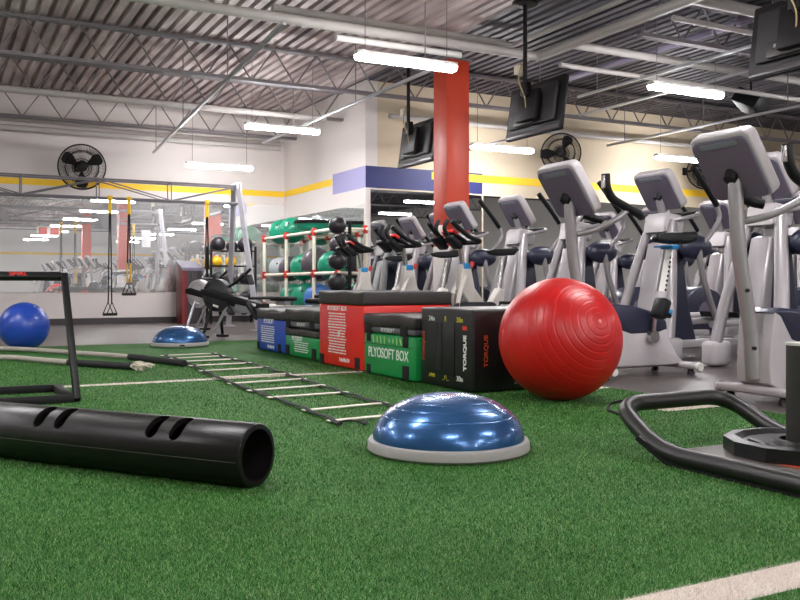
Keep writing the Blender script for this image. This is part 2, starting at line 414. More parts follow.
pipe([(X0, 15.3, 3.16), (XS - 0.15, 15.3, 3.16)], 0.05, 'grey pipe along the far wall below the joist')
pipe([(X0, 12.6, 3.22), (XS - 0.4, 12.6, 3.22)], 0.045, 'grey pipe under the second joist from the far wall')
pipe([(X0 , 15.33, 3.3), (XS - 0.15, 15.33, 3.3)], 0.03, 'thin grey pipe along the far wall above the thicker one')
pipe([(XS + 0.3, 11.8, 3.2), (X1, 11.8, 3.2)], 0.04, 'grey pipe along the wall behind the machines')
def strut(x, y0, y1, z, rods, label, m=alu, w=0.022, turn=0.0):
    t = thing('hanging_strut', label, 'strut', (x, (y0 + y1) / 2, z), turn, 'steel struts hung from the roof')
    obj('strut_rail', box(B(), (0, 0, 0), (w * 1.6, y1 - y0, w * 1.6), bev=0.003), m, t)
    for y in rods: obj('hanger_rod', cyl(B(), (0, y - (y0 + y1) / 2, 0.01), (0, y - (y0 + y1) / 2, ZC - z), 0.007, n=8), joist_paint, t)
strut(2.91, 7.0, 14.9, 2.86, (9.2, 12.0, 14.6), 'steel strut slanting over the left half of the room', turn=-0.078)
strut(4.75, 8.0, 13.8, 2.98, (8.4, 10.2, 12.4), 'pale steel strut running from the column to the side wall')
strut(7.85, 5.6, 9.6, 3.25, (6.4, 9.2), 'thin steel strut next to the lavender conduit')
strut(9.6, 7.0, 11.0, 2.9, (7.6, 9.0, 10.6), 'thin steel strut below the right ceiling light')
strut(8.9, 5.6, 10.9, 3.3, (6.4, 10.0), 'steel strut crossing above the right ceiling light')
strut(7.2, 9.4, 11.6, 2.72, (9.6, 11.4), 'short steel strut left of the hanging television', joist_paint, 0.018)

# ------------------------------------------------------------ ceiling lights
lamp_w = mat('lit_tube', (250, 250, 250), 0.4, emit=((252, 250, 252), LAMP))
housing = mat('light_housing', (222, 220, 216), 0.5)
def light(x, y, z, label, first=[None]):
    if first[0] is None:
        t = thing('ceiling_light', label, 'ceiling light', (x, y, z), 0, 'strip lights hung from the roof')
        obj('light_housing', prism(B(), [(-0.05, 0.0), (0.05, 0.0), (0.045, 0.045), (-0.045, 0.045)], -0.55, 0.55, M=Matrix.Rotation(PI / 2, 4, 'Z')), housing, t)
        obj('light_diffuser', prism(B(), [(0.045, 0.008), (0.056, 0.0), (0.056, -0.02), (0.04, -0.042), (-0.04, -0.042), (-0.056, -0.02), (-0.056, 0.0), (-0.045, 0.008)], -0.535, 0.535, M=Matrix.Rotation(PI / 2, 4, 'Z')), lamp_w, t)
        for s in (-1, 1): obj('hanger_wire', cyl(B(), (s * 0.45, 0, 0.06), (s * 0.45, 0, 0.9), 0.004, n=6), joist_paint, t)
        first[0] = t; return t
    return again(first[0], label, (x, y, z))
light(4.05, 7.52, 2.82, 'long lit strip light left of the red column top')
light(4.32, 11.7, 2.85, 'lit strip light over the pale side wall corner')
light(7.5, 7.27, 2.85, 'lit strip light hanging at the upper right, under the pipes')
light(7.56, 11.0, 2.71, 'lit strip light on the right of the red column, beside the television')
light(11.2, 11.0, 2.8, 'lit strip light half hidden by the near bike console')
light(4.09, 14.0, 2.58, 'lit strip light closest to the far wall, above the truss end')
for k, y in enumerate((3.7, 0.0, -3.7, -7.4, -11.0, -14.7)):
    for x in (4.3, 0.3, 8.6) if y < 3 else (4.3, 0.3):
        light(x, y, 2.85, 'lit strip light behind the camera, seen only in the far mirror')
for x, y in ((-0.9, 7.4), (-2.6, 11.6), (-3.4, 7.4), (-3.2, 3.4), (-6, 7.5), (11.4, 3.7), (11.4, 7.3), (12.5, 0)): light(x, y, 2.85, 'lit strip light behind the camera, seen only in the far mirror')
# ============================================================ things on the turf
# --- inflatable balls with moulded rings
def ringed(r, rings, depth, n=360):
    """profile of a sphere with fine grooves at the given polar angles (degrees)"""
    out = []
    for i in range(n + 1):
        a = PI * i / n; k = 0
        for q in rings: k = max(k, math.exp(-((math.degrees(a) - q) / 0.55) ** 2))
        rr = r - depth * k
        out.append((max(0.0, rr * math.sin(a)) if 0 < i < n else 0.0, rr * math.cos(a)))
    return out
def aim(n):
    n = V(n).normalized(); return n.to_track_quat('Z', 'Y').to_matrix().to_4x4()
cam_r, cam_f, up = V((CS, -SN, 0)), V((SN, CS, 0)), V((0, 0, 1))
red_ball_m = mat('red_ball_rubber', (190, 20, 20), 0.36, noise=0.06, scale=6)
R = 0.345
t = thing('stability_ball', 'large red exercise ball with rings, beside the black foam box', 'exercise ball', (3.12, 3.97, 0))
M = aim(cam_r * 0.47 + up * 0.33 - cam_f * 0.83); M.translation = (0, 0, R)
obj('ball_skin', lathe(B(), ringed(R, [8, 14, 21, 28, 35, 43, 51, 59, 68, 78, 90, 102, 112, 121, 129, 137, 145, 152, 159, 166], 0.0013), 96, M), red_ball_m, t, sharp=80)
Mp = M.copy(); obj('valve_plug', lathe(B(), [(0, R + 0.002), (0.011, R + 0.001), (0.012, R - 0.006)], 16, M), mat('valve', (226, 150, 140), 0.5), t)
blue_ball_m = mat('blue_ball_rubber', (34, 70, 168), 0.32, noise=0.06, scale=6, coat=0.1)
R = 0.239
t = thing('stability_ball', 'blue exercise ball seen through the low black frame', 'exercise ball', (0.785, 9.5, 0))
M = aim(up * 0.8 + cam_r * 0.5 - cam_f * 0.2); M.translation = (0, 0, R)
obj('ball_skin', lathe(B(), ringed(R, [10, 20, 30, 40, 52, 64, 76, 90, 104, 116, 128, 140, 150, 160, 170], 0.0006), 64, M), blue_ball_m, t, sharp=80)
obj('valve_plug', lathe(B(), [(0, R + 0.002), (0.009, R + 0.001), (0.01, R - 0.005)], 12, M), white_plastic, t)

# --- half-ball balance trainers
dome_m = mat('blue_dome_vinyl', (54, 98, 150), 0.24, 0.55, noise=0.16, scale=5, bump=0.04, bscale=14, coat=0.3)
rim_m = mat('grey_platform', (158, 154, 150), 0.5)
def bosu(label, x, y, r, h, ang):
    t = thing('balance_trainer', label, 'balance trainer', (x, y, 0), ang, 'half ball balance trainers')
    s = r / 0.319
    prof = [(0, 0.004), (r * 0.97, 0.004), (r, 0.012), (r, 0.036 * s), (r * 0.985, 0.046 * s), (r * 0.93, 0.05 * s), (r * 0.9, 0.046 * s), (0, 0.04)]
    obj('platform', lathe(B(), prof, 96), rim_m, t, sharp=30)
    n = 260; pts = []; rd = r * 0.935; z0 = 0.047 * s; hd = h - z0
    grooves = [0.36, 0.5, 0.64, 0.8]
    for i in range(n + 1):
        a = PI / 2 * i / n; q = i / n; k = max(math.exp(-((q - g) / 0.005) ** 2) for g in grooves)
        e = 0.92
        pts.append((rd * math.cos(a) ** e - 0.0016 * k * math.cos(a) if i < n else 0.0, z0 + hd * math.sin(a) ** 1.0 - 0.0016 * k * math.sin(a)))
    obj('dome', lathe(B(), pts, 96), dome_m, t, sharp=70)
    for s2 in (0, PI):
        a = math.radians(0) + s2
        obj('grip_recess', box(B(), ((r - 0.008) * math.cos(a), (r - 0.008) * math.sin(a), 0.026 * s), (0.02, 0.055 * s, 0.018 * s), (0, 0, a), bev=0.003), black_plastic, t)
    obj('valve_plug', lathe(B(), [(0, h - 0.001), (0.008, h - 0.002), (0.009, h - 0.008)], 12), black_plastic, t)
    return t
bosu('blue half-ball balance trainer in the middle of the turf, near the red ball', 1.79, 2.98, 0.319, 0.225, math.radians(150))
bosu('blue half-ball balance trainer far off at the turf end, by the rowing machine', 2.31, 9.39, 0.305, 0.215, math.radians(80))

# --- slotted rubber tube
t = thing('rubber_training_tube', 'thick black rubber tube with cut-out hand slots lying on turf', 'training tube', (0.915, 2.71, 0))
L, R, TKN = 1.235, 0.103, 0.019
ax = V((-0.59, 0.808, 0)).normalized(); side = V((ax.y, -ax.x, 0))
toward = -side if (-side).dot(-cam_f) > 0 else side
m = B()
lathe(m, [(R - TKN, 0.0), (R - 0.012, 0.0), (R - 0.003, 0.002), (R, 0.008), (R, L - 0.008), (R - 0.003, L - 0.002), (R - TKN, L), (R - TKN, 0.0)], 96)
def shape(name, bm):
    me = bpy.data.meshes.new(name); bmesh.ops.recalc_face_normals(bm, faces=bm.faces); bm.to_mesh(me); bm.free()
    o = bpy.data.objects.new(name, me); COL.objects.link(o); return o
body = shape('tube_body', m)
cutters = []
for s in (0.268, 0.368, 0.785, 0.885):
    # a stadium-shaped cutter pointing outwards, long side around the tube
    c = B(); out = rrect(0.05, 0.11, 0.0249, 8)
    a = [c.verts.new((x, y, 0.05)) for x, y in out]; b = [c.verts.new((x, y, 0.14)) for x, y in out]
    c.faces.new(a[::-1]); c.faces.new(b)
    for i in range(len(a)): c.faces.new((a[i], a[(i + 1) % len(a)], b[(i + 1) % len(a)], b[i]))
    # cutter x -> tube axis (local z), cutter z -> radial direction
    Mx = Matrix(((0, 0, 1), (0, 1, 0), (1, 0, 0))).to_4x4()
    xf(c, c.verts, Matrix.Translation((0, 0, s)) @ Mx); cutters.append(shape('cutter', c))
for c in cutters:
    md = body.modifiers.new('b', 'BOOLEAN'); md.operation = 'DIFFERENCE'; md.solver = 'EXACT'; md.object = c
dg = bpy.context.evaluated_depsgraph_get(); me = bpy.data.meshes.new_from_object(body.evaluated_get(dg))
for o in cutters + [body]: bpy.data.objects.remove(o)
radial = (up * math.cos(math.radians(33)) + toward * math.sin(math.radians(33))).normalized()
yv = ax.cross(radial)
MT = Matrix((radial, yv, ax)).transposed().to_4x4()
if MT.determinant() < 0: MT = Matrix((radial, -yv, ax)).transposed().to_4x4()
MT.translation = (0, 0, R)
me.transform(MT); me.name = 'tube_body'
for p in me.polygons: p.use_smooth = True
me.set_sharp_from_angle(angle=math.radians(32)); me.materials.append(black_rubber)
o = bpy.data.objects.new('tube_body', me); COL.objects.link(o); o.parent = t
sm = B()
for a_ in (-62,):
    q = up * math.cos(math.radians(90 + a_ + 62)) + toward * math.sin(math.radians(90))
seam_dir = (toward * math.cos(math.radians(-4)) + up * math.sin(math.radians(-4))).normalized()
cyl(sm, V((0, 0, R)) + seam_dir * (R - 0.0004) + ax * 0.01, V((0, 0, R)) + seam_dir * (R - 0.0004) + ax * (L - 0.01), 0.0013, n=8)
obj('mould_seam', sm, mat('seam_rubber', (58, 53, 52), 0.4), t)

# --- low black frame at the left
t = thing('steel_training_frame', 'low black steel frame with red lettering, leaning at the left edge', 'training frame', (0.70, 5.15, 0))
fw = 0.046; Wd = 1.25; Hh = 0.703; dy = 0.56
obj('foot_bar', box(B(), (-Wd / 2 - 0.02, 0, fw / 2), (Wd, fw, fw), bev=0.004), black_steel, t)
obj('foot_bar', box(B(), (-Wd / 2 - 0.02, 0.57, fw / 2), (Wd, fw, fw), bev=0.004), black_steel, t)
for x in (-0.043, -Wd + 0.005): obj('base_link', box(B(), (x, 0.285, fw / 2), (fw, 0.524, fw), bev=0.004), black_steel, t)
ang = math.atan2(dy, Hh)
for x in (-0.003, -Wd - 0.035): obj('upright_post', box(B(), (x, dy / 2, Hh / 2 + 0.01), (fw * 0.8, fw, math.hypot(dy, Hh)), (-ang, 0, 0), bev=0.004), black_steel, t)
obj('top_bar', box(B(), (-Wd / 2 - 0.02, dy, Hh), (Wd - 0.0, fw * 0.9, 0.042), (-ang, 0, 0), bev=0.004), black_steel, t)
text('red_lettering', 'SPIRI.', 0.038, ink_red, t, facing((-0.262, dy - 0.0218 * math.cos(ang), Hh + 0.0218 * math.sin(ang)), (1, 0, 0), (0, math.sin(ang), math.cos(ang))), sx=1.15, bold=0.001)

# --- battle ropes
rope_m = mat('braided_rope', (176, 168, 158), 0.8, noise=0.3, scale=60, bump=0.4, bscale=90)
fray_m = mat('frayed_rope', (210, 200, 184), 0.9, noise=0.25, scale=50)
sleeve_m = mat('black_sleeve', (18, 18, 20), 0.7, bump=0.3, bscale=60)
def rope(label, pts, kgrip, frayed):
    P = smoothpath([(x, y, 0.028) for x, y in pts], 10)
    t = thing('battle_rope', label, 'battle rope', (0, 0, 0), 0, 'battle ropes on the turf')
    o0 = V((P[-1].x, P[-1].y, 0)); t.location = o0; P = [p - o0 for p in P]
    k = len(P) - kgrip
    r = []
    core = []
    # twisted strands: three tubes wound about the centreline
    bm = B()
    dense = smoothpath(P[:k + 1], 5)
    for s in range(3):
        q = []
        acc = 0
        for i, p in enumerate(dense):
            if i: acc += (p - dense[i - 1]).length
            d = (dense[min(i + 1, len(dense) - 1)] - dense[max(i - 1, 0)]).normalized()
            u = V((0, 0, 1)); w = d.cross(u).normalized(); a = acc / 0.1 * 2 * PI / 1.0 + s * 2 * PI / 3
            q.append(p + (u * math.sin(a) + w * math.cos(a)) * 0.0105)
        tube(bm, q, 0.0135, 7)
    obj('rope_strand', bm, rope_m, t)
    g = P[k:]
    obj('grip_sleeve', tube(B(), g, [0.026] + [0.028] * (len(g) - 2) + [0.026], 14), sleeve_m, t)
    if frayed:
        d = (P[-1] - P[-2]).normalized(); w = V((-d.y, d.x, 0))
        fb = B()
        for i in range(46):
            a, b = random.uniform(-1, 1), random.uniform(0, 1)
            s0 = P[-1] + w * a * 0.016 + V((0, 0, (b - 0.5) * 0.03)) - d * 0.01
            e = s0 + d * random.uniform(0.09, 0.2) + w * a * random.uniform(0.02, 0.085) + V((0, 0, random.uniform(-0.012, 0.03)))
            e.z = max(e.z, 0.006)
            mid = (s0 + e) / 2 + V((0, 0, random.uniform(0, 0.02)))
            tube(fb, smoothpath([s0, mid, e], 3), 0.0055, 5)
        obj('frayed_end', fb, fray_m, t)
        tape = B(); lathe(tape, [(0.029, -0.05), (0.033, -0.03), (0.033, 0.02), (0.03, 0.03)], 16, Matrix.Translation(P[-1]) @ aim(d))
        obj('end_tape', tape, sleeve_m, t)
    return t
rope('pale rope with black grip sleeve, ending beside the far balance trainer', [(-1.0, 11.0 - 1.2), (-0.2, 9.75), (0.57, 9.45), (1.0, 8.8), (1.49, 7.84), (1.62, 7.4), (1.75, 6.97)], 21, False)
rope('pale rope with black grip sleeve and white frayed end, nearer the black frame', [(-1.3, 8.9), (-0.4, 8.9), (0.5, 8.3), (0.74, 7.9), (0.95, 7.5), (1.14, 7.2), (1.33, 6.9)], 21, True)

# --- agility ladder
t = thing('agility_ladder', 'flat agility ladder with white rungs and black straps on the turf', 'agility ladder', (1.98, 6.0, 0))
strap_m = mat('black_webbing', (20, 20, 22), 0.8)
rung_m = mat('white_rung', (226, 218, 200), 0.5)
ys = [-2.18, -1.8, -1.23, -0.86, -0.44, -0.04, 0.48, 0.93, 1.34, 1.7, 2.05]
def lx(side, y): return side * 0.235 + 0.02 * math.sin(y * 2.1 + side) + 0.045 * y
for s in (-1, 1):
    P = [V((lx(s, y / 10), y / 10, 0.011 + 0.006 * abs(math.sin(y * 0.9 + s)))) for y in range(-23, 22)]
    P = [p + V((0.012 * math.sin(p.y * 17 + s), 0, 0)) for p in P]
    obj('side_strap', tube(B(), smoothpath(P, 3), 0.018, 8, flat=(0.9, 0.25)), strap_m, t)
for i, y in enumerate(ys):
    a = V((lx(-1, y) - 0.035, y - 0.02, 0.014)); b = V((lx(1, y) + 0.035, y + 0.03 + 0.02 * math.sin(i * 2.3), 0.014))
    d = b - a
    obj('rung', box(B(), (a + b) / 2, (d.length, 0.036, 0.006), (0, 0, math.atan2(d.y, d.x)), bev=0.0025), rung_m, t)
for s in (-1, 1):
    obj('strap_tail', tube(B(), smoothpath([(lx(s, -2.2), -2.26, 0.015), (lx(s, -2.2) + 0.03, -2.33, 0.03), (lx(s, -2.2) + 0.09, -2.33, 0.012), (lx(s, -2.2) + 0.13, -2.26, 0.012)], 5), 0.016, 8, flat=(0.9, 0.3)), strap_m, t)

# --- soft plyometric boxes.  Front faces lie near x = 2.85
lid_m = mat('charcoal_vinyl', (46, 39, 37), 0.5, noise=0.4, scale=11, bump=0.35, bscale=13)
def vinyl(name, rgb): return mat(name, rgb, 0.38, noise=0.1, scale=4, bump=0.18, bscale=9, coat=0.15)
red_v, green_v, blue_v, grey_v = vinyl('red_vinyl', (222, 34, 26)), vinyl('green_vinyl', (22, 142, 70)), vinyl('blue_vinyl', (34, 74, 176)), vinyl('grey_vinyl', (84, 82, 90))
hook_m = mat('black_hook_patch', (20, 20, 20), 0.9)
def frontM(x, y, z): return facing((x, y, z), (0, -1, 0), (0, 0, 1))
def plyo(label, x, y0, y1, depth, h, lid, colour, rows, heads, name='plyometric_box', patches=(), band=None):
    """the front looks to -x; rows = block of small printed lines (yc, zc, w, h, n)"""
    yc = (y0 + y1) / 2; w = y1 - y0
    t = thing(name, label, 'plyometric box', (x + depth / 2, yc, 0), 0, 'soft plyometric boxes')
    fx = -depth / 2
    obj('foam_body', box(B(), (0, 0, 0.005 + (h - lid) / 2), (depth, w, h - lid - 0.005), bev=0.018, seg=3), colour, t)
    if lid: 
        bm = box(B(), (0, 0, h - lid / 2), (depth + 0.016, w + 0.012, lid), bev=0.02, seg=3)
        bmesh.ops.subdivide_edges(bm, edges=[e for e in bm.edges if e.calc_length() > 0.3], cuts=9, use_grid_fill=True)
        for v in bm.verts: v.co.z += 0.006 * math.sin(v.co.y * 13 + x * 3) * (1 if v.co.z > h - lid / 2 else 0.3)
        obj('soft_lid', bm, lid_m, t, sharp=60)
    if band: obj('fabric_band', box(B(), (0, 0, band[0]), (depth + 0.008, w + 0.006, band[1]), bev=0.008), grey_v, t)
    rb = B()
    for (ly, lz, lw, lh, n) in rows:
        for i in range(n):
            z = lz + lh / 2 - lh * (i + 0.5) / n
            k = lw * random.uniform(0.84, 1.0)
            u = -k / 2
            while u < k / 2:                                   # broken into word-like dashes
                g = random.uniform(0.03, 0.09); g = min(g, k / 2 - u)
                box(rb, (fx - 0.0012, -(ly + u + g / 2), z), (0.0016, g, lh / n * 0.42)); u += g + 0.012
    if rows: obj('printed_lines', rb, ink_white, t)
    for s, size, py, pz, sx, inkm in heads: text('printed_words', s, size, inkm, t, frontM(fx - 0.0012, -py, pz), sx=sx, bold=0.0012)
    for py, pz, s in patches: obj('hook_patch', box(B(), (fx - 0.002, -py, pz), (0.006, s, s), bev=0.002), hook_m, t)
    return t
W_ = ink_white
plyo('short blue foam box with dark lid at the far end of the row', 2.88, 7.72, 8.55, 0.74, 0.412, 0.1, blue_v,
     [(-0.09, 0.17, 0.4, 0.17, 8)], [('PLYOSOFT', 0.06, -0.06, 0.295, 1.0, W_), ('24x30x18', 0.04, 0.0, 0.05, 1.2, W_)], patches=[(-0.36, 0.045, 0.07), (0.25, 0.05, 0.08)])
b = plyo('low green foam box under a grey foam box, left of the red one', 2.86, 6.88, 7.68, 0.72, 0.262, 0.07, green_v,
     [(0.0, 0.1, 0.36, 0.1, 5)], [('PLYOSOFT', 0.055, -0.1, 0.17, 1.0, W_)], patches=[(-0.34, 0.06, 0.09), (0.3, 0.055, 0.1)])
def topbox(label, x, y0, y1, depth, z, h, lid, words):
    yc = (y0 + y1) / 2; w = y1 - y0
    t = thing('plyometric_box', label, 'plyometric box', (x + depth / 2, yc, z), 0, 'soft plyometric boxes'); fx = -depth / 2
    obj('foam_body', box(B(), (0, 0, (h - lid) / 2), (depth, w, h - lid), bev=0.014, seg=3), grey_v, t)
    bm = box(B(), (0, 0, h - lid / 2), (depth + 0.016, w + 0.012, lid), bev=0.025, seg=3)
    bmesh.ops.subdivide_edges(bm, edges=[e for e in bm.edges if e.calc_length() > 0.3], cuts=9, use_grid_fill=True)
    for v in bm.verts: v.co.z += 0.007 * math.sin(v.co.y * 11 + x)
    obj('soft_lid', bm, lid_m, t, sharp=60)
    text('printed_words', words, 0.04, W_, t, frontM(fx - 0.0012, 0, (h - lid) * 0.5), sx=1.1)
    for py in (-w * 0.4, w * 0.32): obj('hook_patch', box(B(), (fx - 0.004, -py, (h - lid) * 0.6), (0.008, 0.1, 0.07), bev=0.002), hook_m, t)
topbox('thin grey foam box lying on the low green one beside the blue box', 2.86, 6.88, 7.68, 0.72, 0.27, 0.165, 0.11, 'PLYOSOFT')
plyo('tall red foam box with a dark grey lid in mid row', 2.81, 5.9, 6.75, 0.76, 0.6, 0.105, red_v,
     [(-0.06, 0.27, 0.36, 0.33, 15)], [('PLYOSOFT BOX', 0.05, -0.06, 0.465, 1.05, W_), ('X', 0.075, -0.02, 0.265, 1.0, W_), ('24x30x24', 0.04, 0.08, 0.065, 1.2, W_)], patches=[(0.32, 0.06, 0.085), (-0.36, 0.05, 0.08)])
plyo('green foam box with large white lettering between the red and black ones', 2.80, 5.1, 5.87, 0.5, 0.3, 0, green_v,
     [], [('PLYOSOFT BOX', 0.1, 0.0, 0.165, 0.86, W_)], patches=[(-0.3, 0.27, 0.06), (0.27, 0.265, 0.075), (-0.3, 0.045, 0.06), (0.27, 0.06, 0.09)])
topbox('grey foam box with dark lid stacked on the lettered green one', 2.80, 5.1, 5.87, 0.5, 0.309, 0.132, 0.088, 'PLYOSOFT')
mk = B()
for i in range(9): box(mk, (2.80 - 0.0012 if False else -0.0012, 0.24 - i * 0.06 + random.uniform(-0.01, 0.01), 0), (0.002, 0.012, random.uniform(0.03, 0.06)), (random.uniform(-0.5, 0.1), 0, 0))
g2 = [o for o in COL.objects if o.get('label', '').startswith('green foam box with large')][0]
obj('printed_marks', mk, mat('pale_lime_ink', (176, 206, 120), 0.6), g2, loc=(-0.25, -0.02, 0.262))
obj('seam_line', box(B(), (-0.2505, 0, 0.228), (0.003, 0.75, 0.004)), mat('dark_green_seam', (10, 80, 40), 0.6), g2)
# black box
bx, by0, by1, bd, bh = 2.83, 4.43, 5.06, 0.74, 0.505
t = thing('plyometric_box', 'black foam box with orange and white lettering next to the red ball', 'plyometric box', (bx + bd / 2, (by0 + by1) / 2, 0), 0, 'soft plyometric boxes')
blk = mat('black_box_vinyl', (19, 17, 17), 0.4, noise=0.3, scale=7, bump=0.12, bscale=12, coat=0.1)
bm = box(B(), (0, 0, bh / 2 + 0.004), (bd, by1 - by0, bh - 0.008), bev=0.016, seg=3); obj('foam_body', bm, blk, t)
fx = -bd / 2; w = by1 - by0
obj('front_panel', box(B(), (fx - 0.002, 0.06, bh / 2), (0.006, 0.34, bh - 0.17), bev=0.002), mat('black_panel', (14, 13, 13), 0.5), t)
obj('hook_strip', box(B(), (fx - 0.006, 0.07, bh / 2 + 0.01), (0.006, 0.07, bh - 0.2), bev=0.002), mat('dark_strip', (24, 22, 22), 0.7), t)
obj('end_panel', box(B(), (0.07, -w / 2 - 0.002, bh / 2), (0.44, 0.006, bh - 0.17), bev=0.002), MATS['black_panel'], t)
text('front_word', 'TORQUE', 0.044, W_, t, facing((fx - 0.0015, -w / 2 + 0.085, bh * 0.47), (0, 0, 1), (0, 1, 0)), sx=1.2, bold=0.002)
obj('front_mark', box(B(), (fx - 0.002, -w / 2 + 0.085, bh * 0.77), (0.003, 0.05, 0.025)), ink_red, t)
text('edge_word', 'TORQUE', 0.04, ink_orange, t, facing((fx - 0.0015, w / 2 - 0.04, bh * 0.5), (0, 0, 1), (0, 1, 0)), sx=1.2)
text('end_word', 'TORQUE', 0.038, ink_orange, t, facing((fx + 0.095, -w / 2 - 0.0015, bh * 0.5), (0, 0, 1), (-1, 0, 0)), sx=1.25)
for z in (bh - 0.07, 0.075):
    for py, s, ik in ((0.17, '24in', W_ if z > 0.2 else ink_yellow), (-0.17, '30in', ink_yellow if z > 0.2 else W_)):
        text('size_mark', s, 0.045, ik, t, frontM(fx - 0.0015, py, z))
    text('size_line', '_/\\_', 0.05, ink_yellow, t, frontM(fx - 0.0015, 0.0, z))
text('size_mark', '20in', 0.045, W_, t, facing((0.05, -w / 2 - 0.0015, bh - 0.07), (1, 0, 0), (0, 0, 1)))
text('size_mark', '24 30', 0.045, mat('grey_ink', (120, 116, 112), 0.6), t, facing((-0.02, -w / 2 - 0.0015, 0.06), (1, 0, 0), (0, 0, 1)))

# --- push sled at the right
t = thing('weight_sled', 'black tubular push sled with raised loop nose at the right edge', 'weight sled', (2.68, 2.06, 0))
sled_m = mat('sled_powder_coat', (27, 24, 23), 0.4, noise=0.4, scale=16)
sk = 0.033
nose = fillet([(-0.335, -1.1, sk + 0.004), (-0.335, 0.34, sk + 0.004), (-0.25, 0.66, 0.17), (0.35, 0.66, 0.17), (0.335, 0.34, sk + 0.004), (0.335, -1.1, sk + 0.004)], 0.13, 8)
obj('frame_tube', tube(B(), nose, sk, 18), sled_m, t, sharp=60)
obj('base_plate', box(B(), (0, -0.36, 0.056), (0.62, 1.24, 0.012), bev=0.003), mat('sled_plate', (84, 76, 70), 0.45, noise=0.3, scale=10), t)
for s in (-1, 1): obj('skid_runner', prism(B(), [(-1.1, 0.0), (0.29, 0.0), (0.45, 0.07), (0.43, 0.085), (0.27, 0.02), (-1.1, 0.02)], -0.022, 0.022, M=Matrix.Translation((s * 0.335, 0, 0)) @ Matrix.Rotation(PI / 2, 4, 'Z')), black_steel, t)
obj('loading_post', cyl(cyl(B(), (0, 0, 0.062), (0, 0, 0.44), 0.055, n=28), (0, 0, 0.06), (0, 0, 0.07), 0.075, n=28), mat('post_steel', (46, 44, 41), 0.5, 0.1, noise=0.3, scale=18), t)
obj('post_cap', cyl(B(), (0, 0, 0.44), (0, 0, 0.449), 0.057, n=28), mat('cap_grey', (196, 192, 186), 0.5), t)
obj('tow_hook', tube(B(), fillet([(-0.2, 0.66, 0.185), (-0.25, 0.71, 0.168), (-0.30, 0.67, 0.15), (-0.275, 0.56, 0.13)], 0.02, 4), 0.006, 8), black_steel, t)
obj('warning_strip', box(B(), (-0.22, -0.06, 0.0628), (0.04, 0.3, 0.0016)), mat('faded_orange', (176, 70, 44), 0.6), t)
t = thing('weight_plate', 'black many-sided weight plate on the post of the push sled', 'weight plate', (2.68, 2.06, 0.065), math.radians(12))
pl = B(); n = 12; Rr = 0.262
prof = [(0.078, 0.006), (0.2, 0.012), (0.225, 0.0), (Rr, 0.0), (Rr, 0.046), (0.222, 0.05), (0.2, 0.034), (0.11, 0.034), (0.1, 0.048), (0.078, 0.048), (0.078, 0.006)]
lathe(pl, prof, 12); obj('plate_disc', pl, mat('plate_iron', (17, 16, 16), 0.4, noise=0.3, scale=24, bump=0.15, bscale=60), t, sharp=25)
for a in range(3):
    A = a * 2 * PI / 3 + 0.4
    obj('grip_lug', box(B(), (0.158 * math.cos(A), 0.158 * math.sin(A), 0.038), (0.03, 0.11, 0.012), (0, 0, A), bev=0.005), MATS['plate_iron'], t)
# ============================================================ cardio machines (riders face -x)
def slab(w, h, t, r, bev, M):
    """rounded slab: width along local y, height along local z, thickness along x"""
    bm = B(); prism(bm, rrect(w, h, r, 5), -t / 2, t / 2, bev=bev, seg=3, M=M @ Matrix.Rotation(PI / 2, 4, 'Z')); return bm
def console(t, cx, cz, tilt, w=0.5, h=0.44):
    """display head: pale rim, grey rear cover towards -x, dark screen towards the rider"""
    M = Matrix.Translation((cx, 0, cz)) @ Matrix.Rotation(tilt, 4, 'Y')
    c = obj('console', slab(w, h, 0.08, 0.05, 0.016, M), grey_shell, t)
    obj('rear_cover', slab(w * 0.93, h * 0.92, 0.02, 0.045, 0.008, M @ Matrix.Translation((-0.042, 0, -0.008))), mid_shell, c)
    obj('speaker_grille', slab(w * 0.62, 0.034, 0.008, 0.014, 0.002, M @ Matrix.Translation((-0.052, 0, h * 0.36))), mat('dim_grille', (122, 128, 138), 0.5), c)
    obj('screen', slab(w * 0.72, h * 0.6, 0.006, 0.02, 0.002, M @ Matrix.Translation((0.044, 0, 0.03))), mat('screen_glass', (22, 24, 30), 0.15), c)
    obj('pivot_boss', cyl(B(), M @ V((-0.035, 0, -h * 0.1)), M @ V((-0.085, 0, -h * 0.14)), 0.045, 0.034, 20), black_plastic, c)
    for sy, sz in ((-0.4, 0.36), (0.4, 0.36), (-0.4, -0.38), (0.4, -0.38)): obj('screw', cyl(B(), M @ V((-0.047, sy * w, sz * h)), M @ V((-0.051, sy * w, sz * h)), 0.007, n=8), black_plastic, c)
    return M
